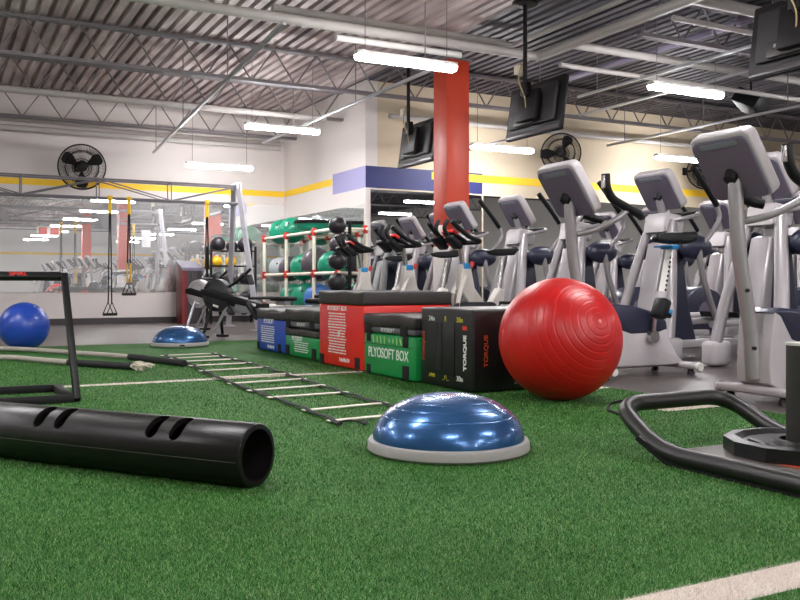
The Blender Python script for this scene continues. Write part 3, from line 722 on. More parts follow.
def bike(label, loc):
    t = thing('upright_bike', label, 'exercise bike', loc, 0, 'upright exercise bikes')
    console(t, -0.115, 1.315, math.radians(-34), 0.41, 0.4)
    P = smoothpath([(0.04, 0, 0.13), (0.01, 0, 0.4), (-0.07, 0, 0.8), (-0.1, 0, 1.1), (-0.105, 0, 1.235)], 8)
    obj('front_post', tube(B(), P, [0.046] * 6 + [0.042] * (len(P) - 6), 18, flat=(1.0, 0.9)), silver, t)
    for z, x in ((0.62, -0.033), (0.3, 0.022)): obj('bolt', cyl(B(), (x - 0.02, -0.03, z), (x - 0.025, -0.046, z), 0.011, n=12), black_plastic, t)
    # drive shell: pale lower half, dark upper cover
    low = [(0.04, 0.11), (0.03, 0.2), (0.05, 0.34), (0.075, 0.50), (0.12, 0.49), (0.22, 0.36), (0.35, 0.32), (0.55, 0.32), (0.66, 0.36), (0.70, 0.33), (0.72, 0.24), (0.8, 0.13), (0.86, 0.085), (0.85, 0.075), (0.6, 0.07), (0.1, 0.075)]
    obj('lower_shell', prism(B(), low, -0.115, 0.115, bev=0.025, seg=3), grey_shell, t, sharp=50)
    hi = [(0.06, 0.5), (0.12, 0.525), (0.4, 0.5), (0.62, 0.445), (0.69, 0.39), (0.70, 0.325), (0.6, 0.3), (0.35, 0.295), (0.2, 0.34), (0.11, 0.47)]
    obj('upper_cover', prism(B(), hi, -0.119, 0.119, bev=0.022, seg=3), dark_slate, t, sharp=50)
    for x, n_ in ((0.06, 'front_stabilizer'), (0.86, 'rear_stabilizer')):
        bm = box(B(), (x, 0, 0.065), (0.1, 0.5, 0.045), bev=0.018, seg=3)
        o = obj(n_, bm, grey_shell, t)
        for s in (-1, 1):
            obj('end_cap', cyl(B(), (x, s * 0.25, 0.06), (x, s * 0.275, 0.06), 0.034, 0.028, 20), white_plastic, o)
            obj('levelling_foot', cyl(B(), (x, s * 0.18, 0.0), (x, s * 0.18, 0.045), 0.03, 0.018, 14), black_rubber, o)
    obj('lower_rail', box(B(), (0.46, 0, 0.075), (0.8, 0.09, 0.04), bev=0.008), silver, t)
    # cranks and pedals
    for s, a in ((-1, 86), (1, 266)):
        A = math.radians(a); cx, cz = 0.53, 0.28
        ex, ez = cx + 0.17 * math.cos(A), cz + 0.17 * math.sin(A)
        c = obj('crank_arm', cyl(tube(B(), [(cx, s * 0.14, cz), (ex, s * 0.15, ez)], 0.017, 10), (cx, s * 0.12, cz), (cx, s * 0.16, cz), 0.045, n=22), chrome, t)
        obj('pedal', box(box(B(), (ex, s * 0.215, ez), (0.1, 0.11, 0.03), (0, 0.5, 0), bev=0.008), (ex - 0.01, s * 0.215, ez + 0.035), (0.085, 0.11, 0.15), (0, 0.4, 0), bev=0.024), black_plastic, c)
        obj('pedal_strap', box(B(), (ex + 0.035, s * 0.215, ez + 0.01), (0.03, 0.118, 0.03), (0, 0.4, 0), bev=0.008), blue_accent, c)
    # seat
    obj('seat_post_sleeve', tube(B(), [(0.68, 0, 0.18), (0.745, 0, 0.6)], 0.042, 16), grey_shell, t)
    sp = obj('seat_post', tube(B(), [(0.74, 0, 0.55), (0.83, 0, 0.93)], 0.03, 4, flat=(1.1, 1.1)), white_plastic, t, sharp=30)
    dots = B()
    dvec = V((0.085, 0, 0.38)).normalized()
    for i in range(9):
        q = V((0.747, 0, 0.58)) + dvec * (0.035 * i); cyl(dots, q + V((0, -0.0345, 0)), q + V((0, -0.036, 0)), 0.01, n=10)
    obj('height_marks', dots, black_plastic, sp)
    obj('seat_clamp', box(box(B(), (0.83, 0, 0.93), (0.1, 0.1, 0.03), bev=0.01), (0.775, -0.02, 0.935), (0.07, 0.19, 0.014), bev=0.005), blue_accent, t)
    st = [(-0.17, 0.0), (-0.19, 0.03), (-0.16, 0.07), (0.0, 0.075), (0.13, 0.085), (0.155, 0.06), (0.14, 0.01), (0.05, -0.01)]
    bm = prism(B(), [(0.87 + x, 0.965 + z) for x, z in st], -0.115, 0.115, bev=0.03, seg=3)
    for v in bm.verts:
        k = min(1, max(0.3, (v.co.x - 0.67) / 0.26)); v.co.y *= k
    obj('seat', bm, black_plastic, t, sharp=60)
    # handlebars
    for s in (-1, 1):
        h = obj('handlebar', tube(B(), smoothpath([(-0.06, 0, 1.0), (0.02, s * 0.12, 1.03), (0.12, s * 0.22, 1.1), (0.2, s * 0.245, 1.17)], 6), 0.021, 12), silver, t)
        obj('hand_grip', tube(B(), smoothpath([(-0.0, s * 0.25, 1.40), (0.01, s * 0.25, 1.31), (0.06, s * 0.25, 1.235), (0.16, s * 0.25, 1.19), (0.30, s * 0.235, 1.145), (0.36, s * 0.2, 1.13)], 6), 0.03, 12), black_plastic, h)
        obj('sensor_plate', box(B(), (-0.021, s * 0.25 - 0.002, 1.345), (0.02, 0.03, 0.09), (0, 0.05, 0), bev=0.004), chrome, h)
    return t
b1 = bike('upright exercise bike behind the red ball, its seat on a blue-clamped post', (4.0, 4.85, 0))
again(b1, 'closest upright exercise bike, its big console over the sled at the right edge', (4.0, 3.42, 0))

def elliptical(label, loc):
    t = thing('elliptical_trainer', label, 'elliptical', loc, 0, 'elliptical trainers in a row')
    console(t, -0.02, 1.5, math.radians(-34), 0.43, 0.38)
    obj('console_neck', tube(B(), [(0.03, 0, 1.24), (-0.03, 0, 1.42)], 0.035, 14), silver, t)
    obj('tower_head', prism(B(), [(-0.1, 1.12), (-0.08, 1.26), (-0.04, 1.29), (0.12, 1.27), (0.15, 1.2), (0.12, 1.1)], -0.135, 0.135, bev=0.025, seg=3), grey_shell, t, sharp=50)
    for s in (-1, 1):
        P = smoothpath([(-0.0, s * 0.125, 1.22), (-0.06, s * 0.175, 1.0), (-0.17, s * 0.27, 0.5), (-0.25, s * 0.31, 0.1)], 5)
        obj('tower_leg', tube(B(), P, [0.045 + 0.02 * i / len(P) for i in range(len(P))], 14, flat=(1, 0.8)), silver, t)
        obj('tower_foot', box(B(), (-0.22, s * 0.31, 0.1), (0.22, 0.15, 0.2), bev=0.04, seg=3), grey_shell, t)
        obj('foot_pad', box(B(), (-0.22, s * 0.31, 0.012), (0.16, 0.1, 0.024), bev=0.006), black_rubber, t)
    obj('front_shroud', prism(B(), [(-0.24, 0.1), (-0.2, 0.5), (-0.08, 1.02), (-0.02, 1.04), (-0.06, 0.5), (-0.08, 0.1)], -0.105, 0.105, bev=0.03, seg=3), silver, t, sharp=50)
    obj('dark_shroud', prism(B(), [(-0.12, 0.08), (-0.09, 0.5), (-0.04, 1.03), (0.14, 1.0), (0.22, 0.5), (0.34, 0.08)], -0.12, 0.12, bev=0.035, seg=3), dark_slate, t, sharp=50)
    for s in (-1, 1):
        obj('arm_cover', ball(B(), (0.14, s * 0.26, 0.98), (0.19, 0.08, 0.11), 24), dark_slate, t)
        y = s * 0.31
        a = obj('moving_arm', tube(B(), smoothpath([(0.12, y, 0.98), (0.24, y, 1.06), (0.36, y, 1.2), (0.38, y, 1.27), (0.34, y, 1.36)], 6), 0.021, 12), silver, t)
        obj('arm_grip', tube(B(), smoothpath([(0.35, y, 1.35), (0.24, y, 1.48), (0.06, y, 1.67)], 5), 0.027, 12), black_plastic, a)
        obj('lower_arm', tube(B(), smoothpath([(0.13, y, 0.96), (0.19, y, 0.7), (0.34, y, 0.36), (0.4, y, 0.3)], 6), 0.028, 12), silver, t)
        obj('pedal_link', tube(B(), [(0.36, s * 0.24, 0.3), (1.72, s * 0.2, 0.33)], 0.032, 12), grey_shell, t)
        obj('foot_pedal', prism(B(), [(0.72, 0.35), (0.7, 0.4), (1.1, 0.385), (1.12, 0.34)], s * 0.15 - 0.08, s * 0.15 + 0.08, bev=0.012), black_plastic, t)
        obj('fixed_handle', tube(B(), smoothpath([(0.0, s * 0.1, 1.22), (0.1, s * 0.17, 1.24), (0.22, s * 0.2, 1.27), (0.27, s * 0.16, 1.29)], 5), 0.02, 10), silver, t)
    obj('crossbeam_cover', box(B(), (0.22, 0, 0.97), (0.22, 0.52, 0.15), (0, -0.1, 0), bev=0.05, seg=3), dark_slate, t)
    obj('pulse_grip', tube(B(), [(0.27, -0.16, 1.29), (0.27, 0.16, 1.29)], 0.024, 10), black_plastic, t)
    obj('ramp_rail', box(box(B(), (0.85, 0.17, 0.13), (1.7, 0.07, 0.07), bev=0.015), (0.85, -0.17, 0.13), (1.7, 0.07, 0.07), bev=0.015), grey_shell, t)
    for x in (0.5, 0.8, 1.1): obj('cross_bar', box(B(), (x, 0, 0.14), (0.05, 0.34, 0.04), bev=0.008), alu, t)
    hub = [(1.42 + 0.32 * math.cos(q * PI / 12) + 0.3, 0.36 + 0.27 * math.sin(q * PI / 12)) for q in range(24)]
    obj('rear_drive_cover', prism(B(), [(x, max(0.09, z)) for x, z in hub], -0.13, 0.13, bev=0.03, seg=3), dark_slate, t, sharp=50)
    obj('rear_hub', cyl(B(), (1.72, -0.14, 0.36), (1.72, 0.14, 0.36), 0.11, n=28), mid_shell, t)
    obj('rear_foot', box(B(), (1.78, 0, 0.05), (0.16, 0.62, 0.1), bev=0.03, seg=3), grey_shell, t)
    return t
e0 = elliptical('elliptical trainer just behind the closest bike console at the right edge', (5.8, 4.78, 0))
again(e0, 'elliptical trainer standing directly behind the bike with the blue seat clamp', (5.75, 5.87, 0))
again(e0, 'elliptical trainer hidden mostly by the bike console above the red ball', (5.76, 7.1, 0))
again(e0, 'elliptical trainer rising above the red ball, right of the red column', (5.92, 8.3, 0))
again(e0, 'elliptical trainer standing in front of the red column', (5.75, 9.25, 0))
again(e0, 'elliptical trainer just left of the red column, last but one before the mirror', (6.3, 10.58, 0))
again(e0, 'elliptical trainer pressed up against the mirror, last of its row', (6.3, 11.5, 0))
# a second row behind the first
for x, y, lab in ((8.4, 6.6, 'elliptical of the back row behind the closest bike'), (8.4, 7.6, 'elliptical of the back row seen between the two bikes'),
                  (8.4, 8.6, 'elliptical of the back row with its small console over the near bike seat'), (8.45, 9.65, 'elliptical of the back row against the mirror, left of the near bike seat')):
    again(e0, lab, (x, y, 0))
for k, y in enumerate((1.6, 0.1, -1.4, -2.9, -5.0, -6.6, -8.6, -10.5)):
    again(e0, 'elliptical trainer behind the camera, seen only as a pale reflection in the far mirror', (4.6 if k % 2 else 6.9, y - 3.2, 0))

def spin(label, loc, rz=0.0):
    t = thing('spin_bike', label, 'exercise bike', loc, rz, 'spin bikes with black and red handlebars')
    fr = mat('cream_frame', (214, 208, 200), 0.4)
    fw_ = B(); lathe(fw_, [(0.0, -0.02), (0.2, -0.02), (0.235, -0.028), (0.24, 0.0), (0.235, 0.028), (0.2, 0.02), (0.0, 0.02)], 40, Matrix.Translation((-0.34, 0, 0.33)) @ Matrix.Rotation(PI / 2, 4, 'X'))
    obj('flywheel', fw_, chrome, t)
    for s in (-1, 1): obj('fork_blade', tube(B(), smoothpath([(-0.34, s * 0.055, 0.3), (-0.3, s * 0.055, 0.55), (-0.2, s * 0.04, 0.74)], 5), 0.03, 12, flat=(1, 0.7)), fr, t)
    obj('main_frame', prism(B(), [(-0.28, 0.62), (-0.24, 0.86), (-0.14, 0.86), (-0.08, 0.62), (0.1, 0.42), (0.25, 0.62), (0.33, 0.6), (0.3, 0.4), (0.4, 0.1), (0.3, 0.08), (0.15, 0.27), (-0.05, 0.34)], -0.045, 0.045, bev=0.018, seg=3), fr, t, sharp=50)
    obj('front_brace', tube(B(), [(-0.34, 0, 0.3), (-0.42, 0, 0.05)], 0.03, 10), fr, t)
    for x in (-0.45, 0.45): obj('floor_bar', box(B(), (x, 0, 0.035), (0.08, 0.54, 0.05), bev=0.015), fr, t); 
    obj('base_rail', box(B(), (0, 0, 0.06), (0.9, 0.06, 0.05), bev=0.01), fr, t)
    obj('chain_guard', prism(B(), rrect(0.62, 0.24, 0.11, 6, -0.1, 0.36), -0.085, -0.05, bev=0.012), mat('dark_guard', (40, 38, 44), 0.4), t)
    hp = obj('handlebar_post', tube(B(), [(-0.2, 0, 0.8), (-0.25, 0, 1.06)], 0.026, 12), chrome, t)
    obj('badge', box(B(), (-0.19, 0, 0.84), (0.09, 0.1, 0.06), bev=0.008), blue_accent, t)
    obj('tension_knob', cyl(B(), (-0.1, 0, 0.83), (-0.08, 0, 0.88), 0.02, 0.024, 16), red_plastic, t)
    for s in (-1, 1):
        h = obj('handlebar', tube(B(), smoothpath([(-0.24, s * 0.02, 1.07), (-0.16, s * 0.2, 1.08), (-0.3, s * 0.22, 1.12), (-0.42, s * 0.2, 1.2), (-0.5, s * 0.18, 1.27)], 6), 0.024, 10), black_plastic, t)
        obj('bar_horn', tube(B(), smoothpath([(-0.26, s * 0.06, 1.07), (-0.4, s * 0.07, 1.1), (-0.5, s * 0.07, 1.2), (-0.46, s * 0.07, 1.29)], 5), 0.021, 10), black_plastic, h)
    obj('device_tray', box(B(), (-0.3, 0, 1.12), (0.24, 0.18, 0.03), (0, 0.5, 0), bev=0.008), black_plastic, t)
    for s in (-1, 1): obj('elbow_pad', box(B(), (-0.42, s * 0.11, 1.07), (0.17, 0.13, 0.05), (0, 0.7, 0), bev=0.015), black_plastic, t)
    obj('red_band', box(B(), (-0.38, 0, 1.17), (0.07, 0.2, 0.034), (0, 0.5, 0), bev=0.008), red_plastic, t)
    obj('seat_post', tube(B(), [(0.27, 0, 0.56), (0.33, 0, 0.94)], 0.026, 12), chrome, t)
    bm = prism(B(), [(0.14, 0.97), (0.12, 1.0), (0.2, 1.02), (0.4, 1.03), (0.46, 1.05), (0.48, 1.01), (0.42, 0.96), (0.28, 0.95)], -0.09, 0.09, bev=0.025, seg=3)
    for v in bm.verts: v.co.y *= min(1, max(0.28, (v.co.x - 0.12) / 0.24))
    obj('seat', bm, black_plastic, t, sharp=60)
    for s, a in ((-1, 40), (1, 220)):
        A = math.radians(a); ex, ez = 0.08 + 0.17 * math.cos(A), 0.36 + 0.17 * math.sin(A)
        c = obj('crank_arm', tube(B(), [(0.08, s * 0.1, 0.36), (ex, s * 0.11, ez)], 0.014, 8), chrome, t)
        obj('pedal', box(B(), (ex, s * 0.17, ez), (0.09, 0.1, 0.03), bev=0.008), black_plastic, c)
    return t
s0 = spin('spin bike with blue badge behind the lettered green and black foam boxes', (4.9, 7.56, 0), math.radians(8))
again(s0, 'spin bike with red-banded handlebars left of the red column', (4.75, 8.47, 0), math.radians(4))
again(s0, 'spin bike with red-banded handlebars in front of the ball rack', (4.95, 10.0, 0), math.radians(0))

# ============================================================ rowing machines
housing_m = mat('flywheel_housing', (40, 40, 45), 0.4)
def rower(label, loc, rz, shade):
    t = thing('rowing_machine', label, 'rowing machine', loc, rz, 'rowing machines at the turf end')
    M = Matrix.Translation((0, 0, 0.53)) @ Matrix.Rotation(PI / 2, 4, 'X')
    obj('flywheel_housing', lathe(B(), [(0, -0.07), (0.17, -0.07), (0.2, -0.05), (0.205, 0.0), (0.2, 0.05), (0.17, 0.07), (0.06, 0.078), (0, 0.078)], 48, M), shade, t, sharp=40)
    gr = B()
    for r in (0.07, 0.1, 0.13, 0.16):
        tube(gr, [(r * math.cos(a * PI / 16), s * 0.0, 0.53 + r * math.sin(a * PI / 16)) for a in range(32) for s in (1,)], 0.003, 5, closed=True)
    for v in gr.verts: v.co.y -= 0.072
    obj('vent_grille', gr, black_plastic, t)
    obj('chain_cover', prism(B(), [(-0.21, 0.535), (-0.21, 0.605), (-0.1, 0.615), (0.72, 0.43), (0.72, 0.355), (0.3, 0.43)], -0.085, 0.085, bev=0.012), black_plastic, t)
    obj('badge', box(B(), (0.02, -0.0785, 0.40), (0.1, 0.003, 0.025), (0, 0.25, 0)), ink_white, t)
    obj('cover_mark', box(B(), (0.58, -0.0865, 0.425), (0.12, 0.003, 0.03), (0, 0.22, 0)), ink_white, t)
    obj('monorail', prism(B(), [(0.3, 0.36), (0.3, 0.46), (0.8, 0.36), (2.05, 0.39), (2.05, 0.31), (0.7, 0.26)], -0.05, 0.05, bev=0.006), alu, t)
    for s in (-1, 1):
        l = obj('front_leg', tube(B(), [(-0.03, s * 0.07, 0.42), (-0.08, s * 0.19, 0.03)], 0.02, 10), black_steel if shade is housing_m else alu, t)
        obj('leg_foot', box(B(), (-0.08, s * 0.19, 0.018), (0.16, 0.07, 0.036), bev=0.012), black_rubber, l)
        obj('footrest', box(B(), (0.62, s * 0.13, 0.36), (0.03, 0.11, 0.3), (0, -0.7, 0), bev=0.008), black_plastic, t)
    obj('rear_brace', tube(B(), [(0.14, 0, 0.4), (-0.06, 0, 0.06)], 0.018, 10), alu, t)
    obj('rear_leg', prism(B(), [(1.95, 0.33), (2.03, 0.33), (2.08, 0.0), (2.0, 0.0)], -0.2, 0.2, bev=0.008), black_steel, t)
    m = obj('monitor_arm', tube(B(), smoothpath([(0.1, 0, 0.6), (0.3, 0, 0.7), (0.5, 0, 0.85)], 5), 0.018, 10), black_steel, t)
    obj('monitor', box(B(), (0.48, 0, 0.72), (0.04, 0.13, 0.13), (0, -0.4, 0), bev=0.015), black_plastic, m)
    obj('seat', box(B(), (1.5, 0, 0.47), (0.26, 0.3, 0.06), bev=0.025), black_plastic, t)
    obj('seat_carriage', box(B(), (1.5, 0, 0.415), (0.16, 0.14, 0.06), bev=0.01), alu, t)
    obj('pull_handle', tube(B(), [(0.66, -0.24, 0.5), (0.66, 0.24, 0.5)], 0.018, 12), black_rubber, t)
    return t
rower('rowing machine with black flywheel beside the far balance trainer', (3.1, 10.7, -0.006), math.radians(-55), housing_m)
rower('rowing machine with pale grey flywheel behind the black one', (3.36, 12.5, -0.006), math.radians(-58), grey_shell)
# ============================================================ suspension frame by the far wall
FY, FX = 12.9, 4.02
t = thing('suspension_rig', 'grey truss frame on splayed legs spanning the room before the far mirror', 'training frame', (FX, FY, 0))
rig_m = mat('grey_rig_paint', (118, 114, 120), 0.45)
leg_m = mat('silver_rig_leg', (190, 188, 196), 0.4, 0.2)
RL = 12.0; zt, zb, hw = 2.13, 1.87, 0.12
for y in (-hw, hw):
    for z, n_ in ((zt, 'upper_chord'), (zb, 'lower_chord')):
        obj(n_, tube(B(), [(-RL, y, z), (0.05, y, z)], 0.013, 10), rig_m, t)
    w = B(); n = 12; st = RL / n
    for i in range(n):
        x0, x1 = -RL + i * st, -RL + (i + 1) * st
        if i % 2: cyl(w, (x0, y, zb), (x1, y, zt), 0.009, n=8)
        else: cyl(w, (x0, y, zt), (x1, y, zb), 0.009, n=8)
        cyl(w, (x0, y, zb), (x0, y, zt), 0.009, n=8)
    obj('web_lattice', w, rig_m, t)
tie = B()
for i in range(13):
    x = -RL + i; cyl(tie, (x, -hw, zb), (x, hw, zb), 0.009, n=8); cyl(tie, (x, -hw, zt), (x, hw, zt), 0.009, n=8)
obj('tie_lattice', tie, rig_m, t)
for x in (0.0, -RL):
    for s in (-1, 1):
        l = obj('splayed_leg', tube(B(), [(x, s * 0.1, 2.16), (x + (0.1 if x == 0 else -0.1), s * 0.72, 0.02)], 0.055, 4, flat=(1, 0.8)), leg_m, t, sharp=30)
        obj('foot_plate', box(B(), (x + (0.1 if x == 0 else -0.1), s * 0.72, 0.0), (0.2, 0.16, 0.012)), leg_m, l)
    obj('apex_plate', box(B(), (x, 0, 2.13), (0.09, 0.3, 0.1), bev=0.01), leg_m, t)

# suspension straps
def strap(px, label, zlow, ycord, ygrip):
    p = at_d(px, 0.1); k = V((p.x, p.y)); y = FY - hw; x = p.x / p.y * y if False else None
    a = (px - 400) / F; d = y / (CS - SN * a); q = at_d(px, d, zb)
    t = thing('suspension_strap', label, 'suspension strap', (q.x, q.y, zb - 0.02), 0, 'suspension straps hanging from the truss frame')
    H_ = zb - 0.02 - zlow
    obj('anchor_loop', box(box(B(), (0, 0, -0.09), (0.05, 0.012, 0.26), bev=0.004), (0, 0, 0.02), (0.07, 0.05, 0.06), bev=0.01), yellow_m, t)
    for s in (-1, 1):
        st = B(); tube(st, smoothpath([(s * 0.008, 0, -0.2), (s * 0.016, 0, -H_ * 0.5), (s * 0.026, 0.01 * s, -H_ + 0.16)], 5), 0.022, 8, flat=(1, 0.4))
        o = obj('webbing', st, strap_m, t)
        if ygrip: obj('yellow_marking', tube(B(), [(s * 0.022, 0, -H_ + 0.46), (s * 0.026, 0.01 * s, -H_ + 0.18)], 0.026, 8, flat=(1, 0.45)), yellow_m, o)
        L_ = obj('handle_loop', tube(B(), [(s * 0.026, 0, -H_ + 0.19), (s * 0.03 - 0.07, 0.02 * s, -H_ + 0.02), (s * 0.03 + 0.07, 0.02 * s, -H_ + 0.02)], 0.011, 8, closed=True), strap_m, t)
        obj('foam_grip', tube(B(), [(s * 0.03 - 0.068, 0.02 * s, -H_ + 0.02), (s * 0.03 + 0.068, 0.02 * s, -H_ + 0.02)], 0.02, 12), black_rubber, L_)
    return t
strap(110, 'suspension strap with the lowest handle, reaching below the mirror edge', 0.22, True, False)
strap(129, 'suspension strap with yellow markings, right of the one hanging lowest', 0.5, False, True)
strap(207, 'suspension strap hanging close to the splayed legs, in front of the black balls', 0.72, False, False)

# ============================================================ things by the far wall
mb_black = mat('black_ball_rubber', (36, 34, 40), 0.4, noise=0.15)
mb_dark = mat('graphite_ball', (84, 76, 84), 0.35, noise=0.1)
mb_green = mat('green_ball_rubber', (24, 138, 106), 0.3, noise=0.1)
mb_silver = mat('silver_ball_rubber', (156, 162, 164), 0.3, noise=0.1)
mb_yel = mat('yellow_ball_rubber', (230, 180, 30), 0.4)
mb_bluel = mat('light_blue_ball', (70, 118, 190), 0.3, noise=0.1)
def gball(label, c, r, m, group, name='exercise_ball', cat='exercise ball', band=None, ax=V((0.3, -0.5, 0.8))):
    M = aim(ax); M.translation = (0, 0, 0)
    t = thing(name, label, cat, c, 0, group)
    obj('ball_skin', lathe(B(), ringed(r, [18, 32, 46, 60, 75, 90, 105, 120, 134, 148, 162], 0.0012, 90), 40, M), m, t, sharp=80)
    obj('valve_plug', lathe(B(), [(0, r + 0.003), (r * 0.09, r + 0.001), (r * 0.1, r - 0.006)], 12, M), black_plastic, t)
    if band:
        obj('colour_band', lathe(B(), [(r * math.sin(math.radians(a)) + 0.001, r * math.cos(math.radians(a))) for a in range(70, 111, 4)], 40, M), band, t)
    return t
# ball rack of cream pipe with red fittings, along the side wall
RX0, RX1 = 5.14, 5.58; RYS = (11.65, 12.55, 13.75, 14.85); RZ = (0.3, 0.83, 1.47)
t = thing('ball_rack', 'cream pipe ball rack with red fittings along the side mirror', 'ball rack', (RX0, RYS[0], -0.006))
for x in (0, RX1 - RX0):
    for y in RYS: obj('upright_pipe', cyl(B(), (x, y - RYS[0], 0), (x, y - RYS[0], 1.5), 0.03, n=14), pvc, t)
    for z in RZ:
        r_ = obj('shelf_rail', cyl(B(), (x, -0.12, z), (x, RYS[-1] - RYS[0] + 0.1, z), 0.026, n=14), pvc, t)
        for y in RYS:
            f = B(); cyl(f, (x, y - RYS[0] - 0.065, z), (x, y - RYS[0] + 0.065, z), 0.034, n=14); cyl(f, (x, y - RYS[0], z - 0.06), (x, y - RYS[0], z + 0.06), 0.037, n=14)
            obj('red_fitting', f, red_plastic, r_)
for y in RYS:
    for z in RZ if y in (RYS[0], RYS[-1]) else (): obj('cross_pipe', cyl(B(), (0, y - RYS[0], z), (RX1 - RX0, y - RYS[0], z), 0.022, n=12), pvc, t)
RXM = (RX0 + RX1) / 2
def onrail(z, r): return z - 0.006 + (math.sqrt(max((r + 0.027) ** 2 - ((RX1 - RX0) / 2) ** 2, 0.0)))
for y, lv, r, m, lab in ((14.6, 2, 0.22, mb_green, 'green exercise ball on the rack top, at its far end'), (14.05, 2, 0.222, mb_green, 'green exercise ball on the rack top, second from its far end'),
                         (14.62, 1, 0.215, mb_silver, 'silver exercise ball on the middle shelf at the far end'), (14.12, 1, 0.215, mb_dark, 'brownish grey exercise ball on the middle shelf next to the silver one'),
                         (13.55, 1, 0.222, mb_green, 'green exercise ball on the middle shelf, wedged behind the dark grey one'),
                         (12.98, 1, 0.25, mb_dark, 'big dark grey exercise ball at the middle of the rack'), (12.36, 1, 0.225, mb_green, 'green exercise ball on the middle shelf near the medicine balls'),
                         (13.98, 0, 0.235, mb_green, 'green exercise ball on the bottom shelf, far one'), (13.42, 0, 0.24, mb_green, 'green exercise ball on the bottom shelf, taller looking one'),
                         (12.9, 0, 0.235, mb_bluel, 'light blue exercise ball on the bottom shelf')):
    gball(lab, (RXM, y, onrail(RZ[lv], r)), r, m, 'exercise balls on the pipe rack', ax=V((-0.5, -0.6, 0.4)))
# upside-down green trainer with a black platform on the top shelf
t = thing('balance_trainer', 'upturned green half-ball trainer with black platform on the rack top', 'balance trainer', (RXM, 13.1, 1.565))
obj('dome', lathe(B(), [(0.0, -0.13)] + [(0.29 * math.sin(a * PI / 40), 0.075 - 0.205 * math.cos(a * PI / 40)) for a in range(1, 21)] + [(0, 0.075)], 40), mb_green, t, sharp=60)
obj('platform', lathe(B(), [(0, 0.06), (0.31, 0.06), (0.32, 0.075), (0.32, 0.1), (0.3, 0.115), (0, 0.115)], 48), black_plastic, t)
t = thing('balance_trainer', 'upturned trainer with black disc platform on the bottom shelf of the ball rack', 'balance trainer', (RXM, 12.25, 0.395))
obj('dome', lathe(B(), [(0.0, -0.13)] + [(0.29 * math.sin(a * PI / 40), 0.075 - 0.205 * math.cos(a * PI / 40)) for a in range(1, 21)] + [(0, 0.075)], 40), mb_bluel, t, sharp=60)
obj('platform', lathe(B(), [(0, 0.06), (0.31, 0.06), (0.32, 0.075), (0.32, 0.1), (0.3, 0.115), (0, 0.115)], 48), black_plastic, t)
# medicine ball tower
t = thing('medicine_ball_tower', 'slim stand holding black medicine balls at the near rack end', 'ball stand', (4.98, 11.3, -0.006))
obj('tower_base', box(B(), (0, 0, 0.02), (0.4, 0.4, 0.04), bev=0.01), black_steel, t)
obj('tower_post', cyl(B(), (0.19, 0, 0.02), (0.19, 0, 1.55), 0.025, n=12), black_steel, t)
for z in (0.3, 0.6, 0.9, 1.15, 1.4): 
    r_ = B(); tube(r_, [(0.1 * math.cos(a * PI / 12), 0.1 * math.sin(a * PI / 12), z) for a in range(24)], 0.009, 6, closed=True); cyl(r_, (0.1, 0, z), (0.19, 0, z), 0.01, n=8)
    obj('ball_ring', r_, black_steel, t)
for z, m, r, lab in ((1.4, mb_black, 0.125, 'black medicine ball at the top of the slim stand'), (1.15, mb_dark, 0.115, 'grey medicine ball second from the top of the slim stand'),
                  (0.9, mb_black, 0.125, 'black medicine ball in the middle of the slim stand'), (0.6, mb_black, 0.13, 'black medicine ball low on the slim stand')):
    gball(lab, (4.98, 11.3, z - 0.006 + math.sqrt((r + 0.009) ** 2 - 0.01) if r > 0.1 else z), r, m, 'medicine balls on the slim stand', 'medicine_ball', 'medicine ball', None)
# medicine ball shelf in front of the far mirror
MX0, MX1, MY = 4.12, 4.9, 14.75
t = thing('medicine_ball_shelf', 'dark shelf of medicine balls behind the splayed legs', 'ball shelf', ((MX0 + MX1) / 2, MY, -0.006))
hx = (MX1 - MX0) / 2
for s in (-1, 1):
    for y in (-0.12, 0.12): obj('shelf_post', box(B(), (s * hx, y, 0.66), (0.035, 0.035, 1.32)), black_steel, t)
for z in (0.34, 0.68, 0.98, 1.24):
    for y in (-0.085, 0.085): obj('shelf_bar', cyl(B(), (-hx, y, z), (hx, y, z), 0.012, n=8), black_steel, t)
def shelfball(x, z, r, m, lab, band=None):
    gball(lab, (x, MY, z - 0.006 + math.sqrt((r + 0.012) ** 2 - 0.085 ** 2)), r, m, 'medicine balls on the dark shelf', 'medicine_ball', 'medicine ball', band)
for x, lab, bd in ((4.275, 'black medicine ball at the left of the top shelf', None), (4.52, 'smaller black medicine ball at the centre of the top shelf', red_plastic), (4.75, 'black medicine ball at the right of the top shelf, by the splayed leg', None)):
    shelfball(x, 1.24, 0.13 if bd is None else 0.104, mb_black, lab, None)
for x, m, lab in ((4.25, mb_yel, 'yellow medicine ball on the second shelf, left'), (4.5, mb_yel, 'yellow medicine ball on the second shelf, right')): shelfball(x, 0.98, 0.1, m, lab)
for x, m, lab in ((4.27, mb_black, 'black medicine ball on the third shelf, left'), (4.52, mb_dark, 'grey medicine ball on the third shelf, centre'), (4.755, mb_black, 'black medicine ball on the third shelf, right')): shelfball(x, 0.68, 0.112, m, lab)
for x, lab in ((4.275, 'black medicine ball on the lowest shelf, left'), (4.52, 'black medicine ball on the lowest shelf, centre'), (4.75, 'black medicine ball on the lowest shelf, right')): shelfball(x, 0.34, 0.112, mb_black, lab)
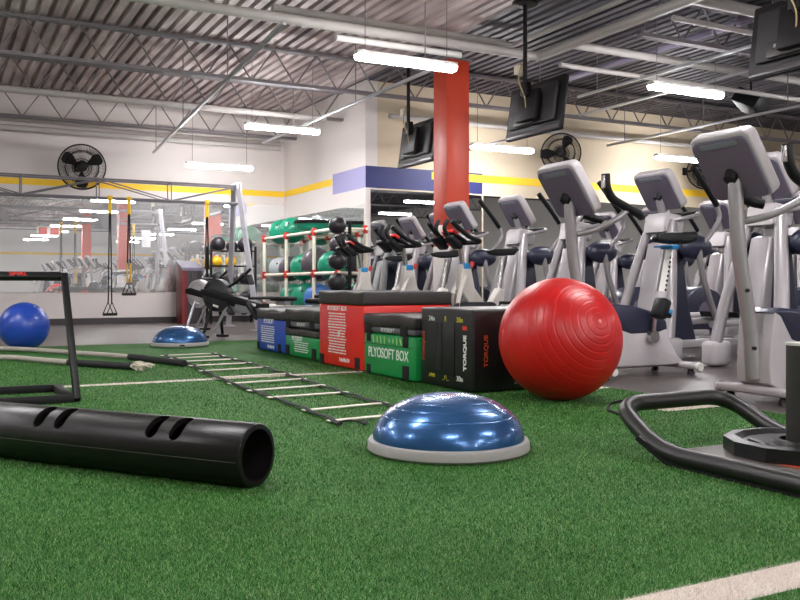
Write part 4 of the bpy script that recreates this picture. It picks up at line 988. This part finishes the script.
# slant-topped bins in a row
first = None
for i in range(4):
    lab = ('dark red slant-topped bin at the left end of the bin row', 'black slant-topped bin right of the dark red one', 'black slant-topped bin third in the row', 'black slant-topped bin closest to the shelf of medicine balls')[i]
    t = thing('slant_top_bin', lab, 'bin', (3.72 + i * 0.1, 14.92 + 0.06 * i + 0.1, -0.006), 0, 'tall slant-topped bins by the far mirror')
    obj('bin_body', prism(B(), [(-0.2, 0.0), (-0.2, 0.9), (0.2, 1.02), (0.2, 0.0)], -0.045, 0.045, bev=0.01, M=Matrix.Rotation(PI / 2, 4, 'Z')), mat('dark_red_panel', (112, 26, 26), 0.45) if i == 0 else mat('charcoal_panel', (58, 52, 56), 0.45), t)
    obj('slant_lid', prism(B(), [(-0.22, 0.9), (-0.22, 0.95), (0.21, 1.08), (0.21, 1.025)], -0.049, 0.049, bev=0.008, M=Matrix.Rotation(PI / 2, 4, 'Z')), mid_shell, t)
# notice on the far mirror
t = at_d(146, 1.0)
a = (146 - 400) / F; d = (YF - 0.02) / (CS - SN * a); q = at_d(146, d, 1.45)
nb = box(B(), (0, 0, 0), (0.15, 0.004, 0.3), bev=0.001); o = obj('paper_sign', nb, mat('paper', (236, 236, 238), 0.7), loc=(q.x, YF - 0.019, q.z)); tag(o, 'white paper notice stuck on the far mirror', 'notice')

# ============================================================ fans
blade_m = mat('fan_blade', (44, 42, 44), 0.4)
def fan(label, p, r, n, turn):
    """wall fan: the drum looks along n; arm goes back to the wall"""
    t = thing('wall_fan', label, 'fan', p, 0, 'black wall fans'); M = aim(V(n))
    g = B()
    for rr, z in ((r, 0.0), (r * 0.985, 0.045), (r * 0.985, -0.06), (r * 0.7, 0.085), (r * 0.4, 0.1), (r * 0.2, 0.104), (r * 0.7, -0.1)):
        tube(g, [M @ V((rr * math.cos(a * PI / 24), rr * math.sin(a * PI / 24), z)) for a in range(48)], 0.006 if rr < r else 0.01, 6, closed=True)
    for i in range(84):
        A = i * 2 * PI / 84; B_ = A + 0.35
        pts = [(0.09 * r / 0.38, 0.105), (r * 0.4, 0.1), (r * 0.72, 0.084), (r * 0.99, 0.04), (r, 0), (r * 0.985, -0.06), (r * 0.6, -0.1)]
        tube(g, [M @ V((q * math.cos(A + 0.35 * q / r), q * math.sin(A + 0.35 * q / r), z)) for q, z in pts], 0.003, 4)
    obj('wire_guard', g, black_steel, t)
    obj('hub_cap', lathe(B(), [(0, 0.115), (r * 0.14, 0.11), (r * 0.17, 0.1), (r * 0.17, -0.09), (0, -0.1)], 24, M), black_plastic, t)
    obj('motor', lathe(B(), [(0, -0.09), (0.085, -0.09), (0.09, -0.2), (0.07, -0.24), (0, -0.24)], 24, M), black_plastic, t)
    for k in range(3):
        A = turn + k * 2 * PI / 3; bm = B(); rows = []
        for i in range(9):
            q = 0.12 * r + (0.93 - 0.12) * r * i / 8; wd = (0.16, 0.22, 0.28, 0.33, 0.36, 0.37, 0.36, 0.32, 0.2)[i]
            row = []
            for j in range(5):
                th_ = A + (j / 4 - 0.5) * wd * 2; row.append((q * math.cos(th_), q * math.sin(th_), -0.02 + (j / 4 - 0.5) * 0.06))
            rows.append([bm.verts.new(M @ V(v)) for v in row])
        for a_, b_ in zip(rows, rows[1:]):
            for j in range(4): bm.faces.new((a_[j], a_[j + 1], b_[j + 1], b_[j]))
        f = bmesh.ops.solidify(bm, geom=list(bm.faces), thickness=0.006)
        obj('fan_blade', bm, blade_m, t, sharp=60)
    return t, M
def wallfan(px, py, d, r, label, wall, turn):
    p = at_d(px, d, H + (HY - py) * d / F)
    toc = V((0, 0, 0.65)) - p; toc.z = -0.25 * abs(toc.length); toc.normalize()
    t, M = fan(label, p, r, toc, turn)
    wp = V((p.x, YF, p.z)) if wall == 'far' else V((p.x, YW, p.z))
    back = M @ V((0, 0, -0.2))
    obj('wall_arm', tube(B(), [back, V((wp.x - p.x, wp.y - p.y - 0.02, back.z)), ], 0.022, 10), black_steel, t)
    obj('wall_plate', box(B(), (wp.x - p.x, wp.y - p.y - 0.012, back.z), (0.1, 0.022, 0.14), bev=0.006), black_steel, t)
wallfan(82, 167, 14.2, 0.365, 'black wall fan on the far wall over the mirror', 'far', 0.5)
wallfan(561, 153, 14.4, 0.32, 'black wall fan right of the hanging television', 'w', 1.1)
wallfan(706, 171, 15.9, 0.33, 'black wall fan partly hidden by the near bike console', 'w', 0.2)

# ============================================================ hanging televisions, backs to the camera
def tv(label, loc, rz, tilt):
    t = thing('hanging_television', label, 'television', loc, rz, 'televisions on ceiling poles')
    R_ = Matrix.Rotation(tilt, 4, 'Y')
    w, h = 1.0, 0.6
    obj('tv_housing', prism(B(), rrect(w, h, 0.012, 2), -0.025, 0.025, bev=0.006, M=R_ @ Matrix.Rotation(PI / 2, 4, 'Z')), black_plastic, t)
    obj('rear_bulge', prism(B(), rrect(w * 0.84, h * 0.72, 0.03, 3), 0.0, 0.05, bev=0.02, M=R_ @ Matrix.Translation((-0.07, 0, 0.02)) @ Matrix.Rotation(-PI / 2, 4, 'Z')), mat('tv_rear', (40, 38, 42), 0.5), t)
    obj('connector_panel', box(B(), R_ @ V((-0.085, 0.1, -0.12)), (0.03, 0.36, 0.13), (0, tilt, 0), bev=0.01), mat('tv_panel', (64, 60, 60), 0.4), t)
    pb = B()
    for i in range(5): box(pb, R_ @ V((-0.102, 0.2 - i * 0.045, -0.1)), (0.006, 0.02, 0.025), (0, tilt, 0))
    obj('port_row', pb, alu, t)
    obj('screen', box(B(), R_ @ V((0.027, 0, 0)), (0.004, w * 0.95, h * 0.92), (0, tilt, 0)), mat('screen_glass', (22, 24, 30), 0.15), t)
    obj('lower_bezel', box(B(), R_ @ V((-0.03, 0, -h * 0.44)), (0.02, w * 0.97, 0.05), (0, tilt, 0), bev=0.006), mat('tv_edge', (76, 72, 76), 0.3), t)
    zz = ZC - loc[2]
    obj('mount_plate', box(box(B(), (-0.14, -0.04, 0.02), (0.06, 0.34, 0.34), (0, tilt, 0), bev=0.01), (-0.17, -0.04, 0.2), (0.08, 0.1, 0.16), bev=0.01), black_steel, t)
    obj('ceiling_pole', cyl(B(), (-0.18, -0.04, 0.1), (-0.18, -0.04, zz), 0.024, n=14), black_steel, t)
    obj('pole_collar', cyl(B(), (-0.18, -0.04, zz - 0.03), (-0.18, -0.04, zz), 0.14, n=20), black_steel, t)
    obj('signal_cable', tube(B(), smoothpath([(-0.2, -0.02, 0.5), (-0.24, 0.0, 0.3), (-0.2, -0.06, 0.1), (-0.14, 0.0, -0.1)], 5), 0.007, 6), mat('tan_cable', (170, 150, 110), 0.6), t)
    obj('junction_box', box(B(), (-0.2, 0.04, 0.42), (0.09, 0.09, 0.1), bev=0.01), mat('cream_box', (208, 198, 176), 0.5), t)
    return t
t0 = tv('hanging television right of the red column, its rear panel facing out', (5.9, 7.93, 2.6), 0, math.radians(8))
again(t0, 'hanging television partly hidden behind the red column', (5.9, 10.62, 2.6))
again(t0, 'hanging television cut off by the top right corner', (5.9, 4.5, 2.6))
# small black speaker by the ceiling at the right
p = at_d(751, 12.6, H + (HY - 103) * 12.6 / F)
t = thing('ceiling_speaker', 'black box speaker under the roof at the upper right', 'speaker', p, math.radians(20))
obj('speaker_cabinet', box(B(), (0, 0, 0), (0.4, 0.4, 0.22), (0.5, 0.3, 0), bev=0.02), black_plastic, t)
obj('speaker_bracket', cyl(B(), (0, 0, 0.05), (0, 0, ZC - p.z), 0.015, n=10), black_steel, t)
# red sign behind the camera, seen in the mirror
t = thing('hanging_sign', 'white sign with two red squares seen in the far mirror', 'sign', (3.9, -5.6, 2.75))
obj('sign_board', box(B(), (0, 0, 0), (0.86, 0.05, 0.36), bev=0.01), white_plastic, t)
for s in (-1, 1):
    obj('red_square', box(B(), (s * 0.21, 0.03, 0), (0.3, 0.012, 0.26), bev=0.004), red_plastic, t)
    obj('hanger_wire', cyl(B(), (s * 0.35, 0, 0.17), (s * 0.35, 0, ZC - 2.75), 0.006, n=6), black_steel, t)

# ============================================================ camera, world, exposure
cd = bpy.data.cameras.new('camera'); cam = bpy.data.objects.new('camera', cd); COL.objects.link(cam)
cam.location = (0, 0, H); cam.rotation_euler = (PI / 2, 0, -TH)
cd.sensor_fit = 'HORIZONTAL'; cd.sensor_width = 36; cd.lens = F / 800 * 36; cd.shift_y = -(300 - HY) / 800
cd.clip_start = 0.05; cd.clip_end = 200
S.camera = cam
w = bpy.data.worlds.new('world'); S.world = w; w.use_nodes = True
w.node_tree.nodes['Background'].inputs['Color'].default_value = (0.9, 0.9, 1, 1); w.node_tree.nodes['Background'].inputs['Strength'].default_value = 0.3
S.view_settings.view_transform = 'Standard'; S.view_settings.look = 'None'; S.view_settings.gamma = 1; S.view_settings.use_curve_mapping = False
S.view_settings.exposure = EXPOSURE
S.cycles.max_bounces = 8; S.cycles.diffuse_bounces = 5; S.cycles.glossy_bounces = 5
S.cycles.sample_clamp_indirect = 6
S.cycles.use_denoising = True
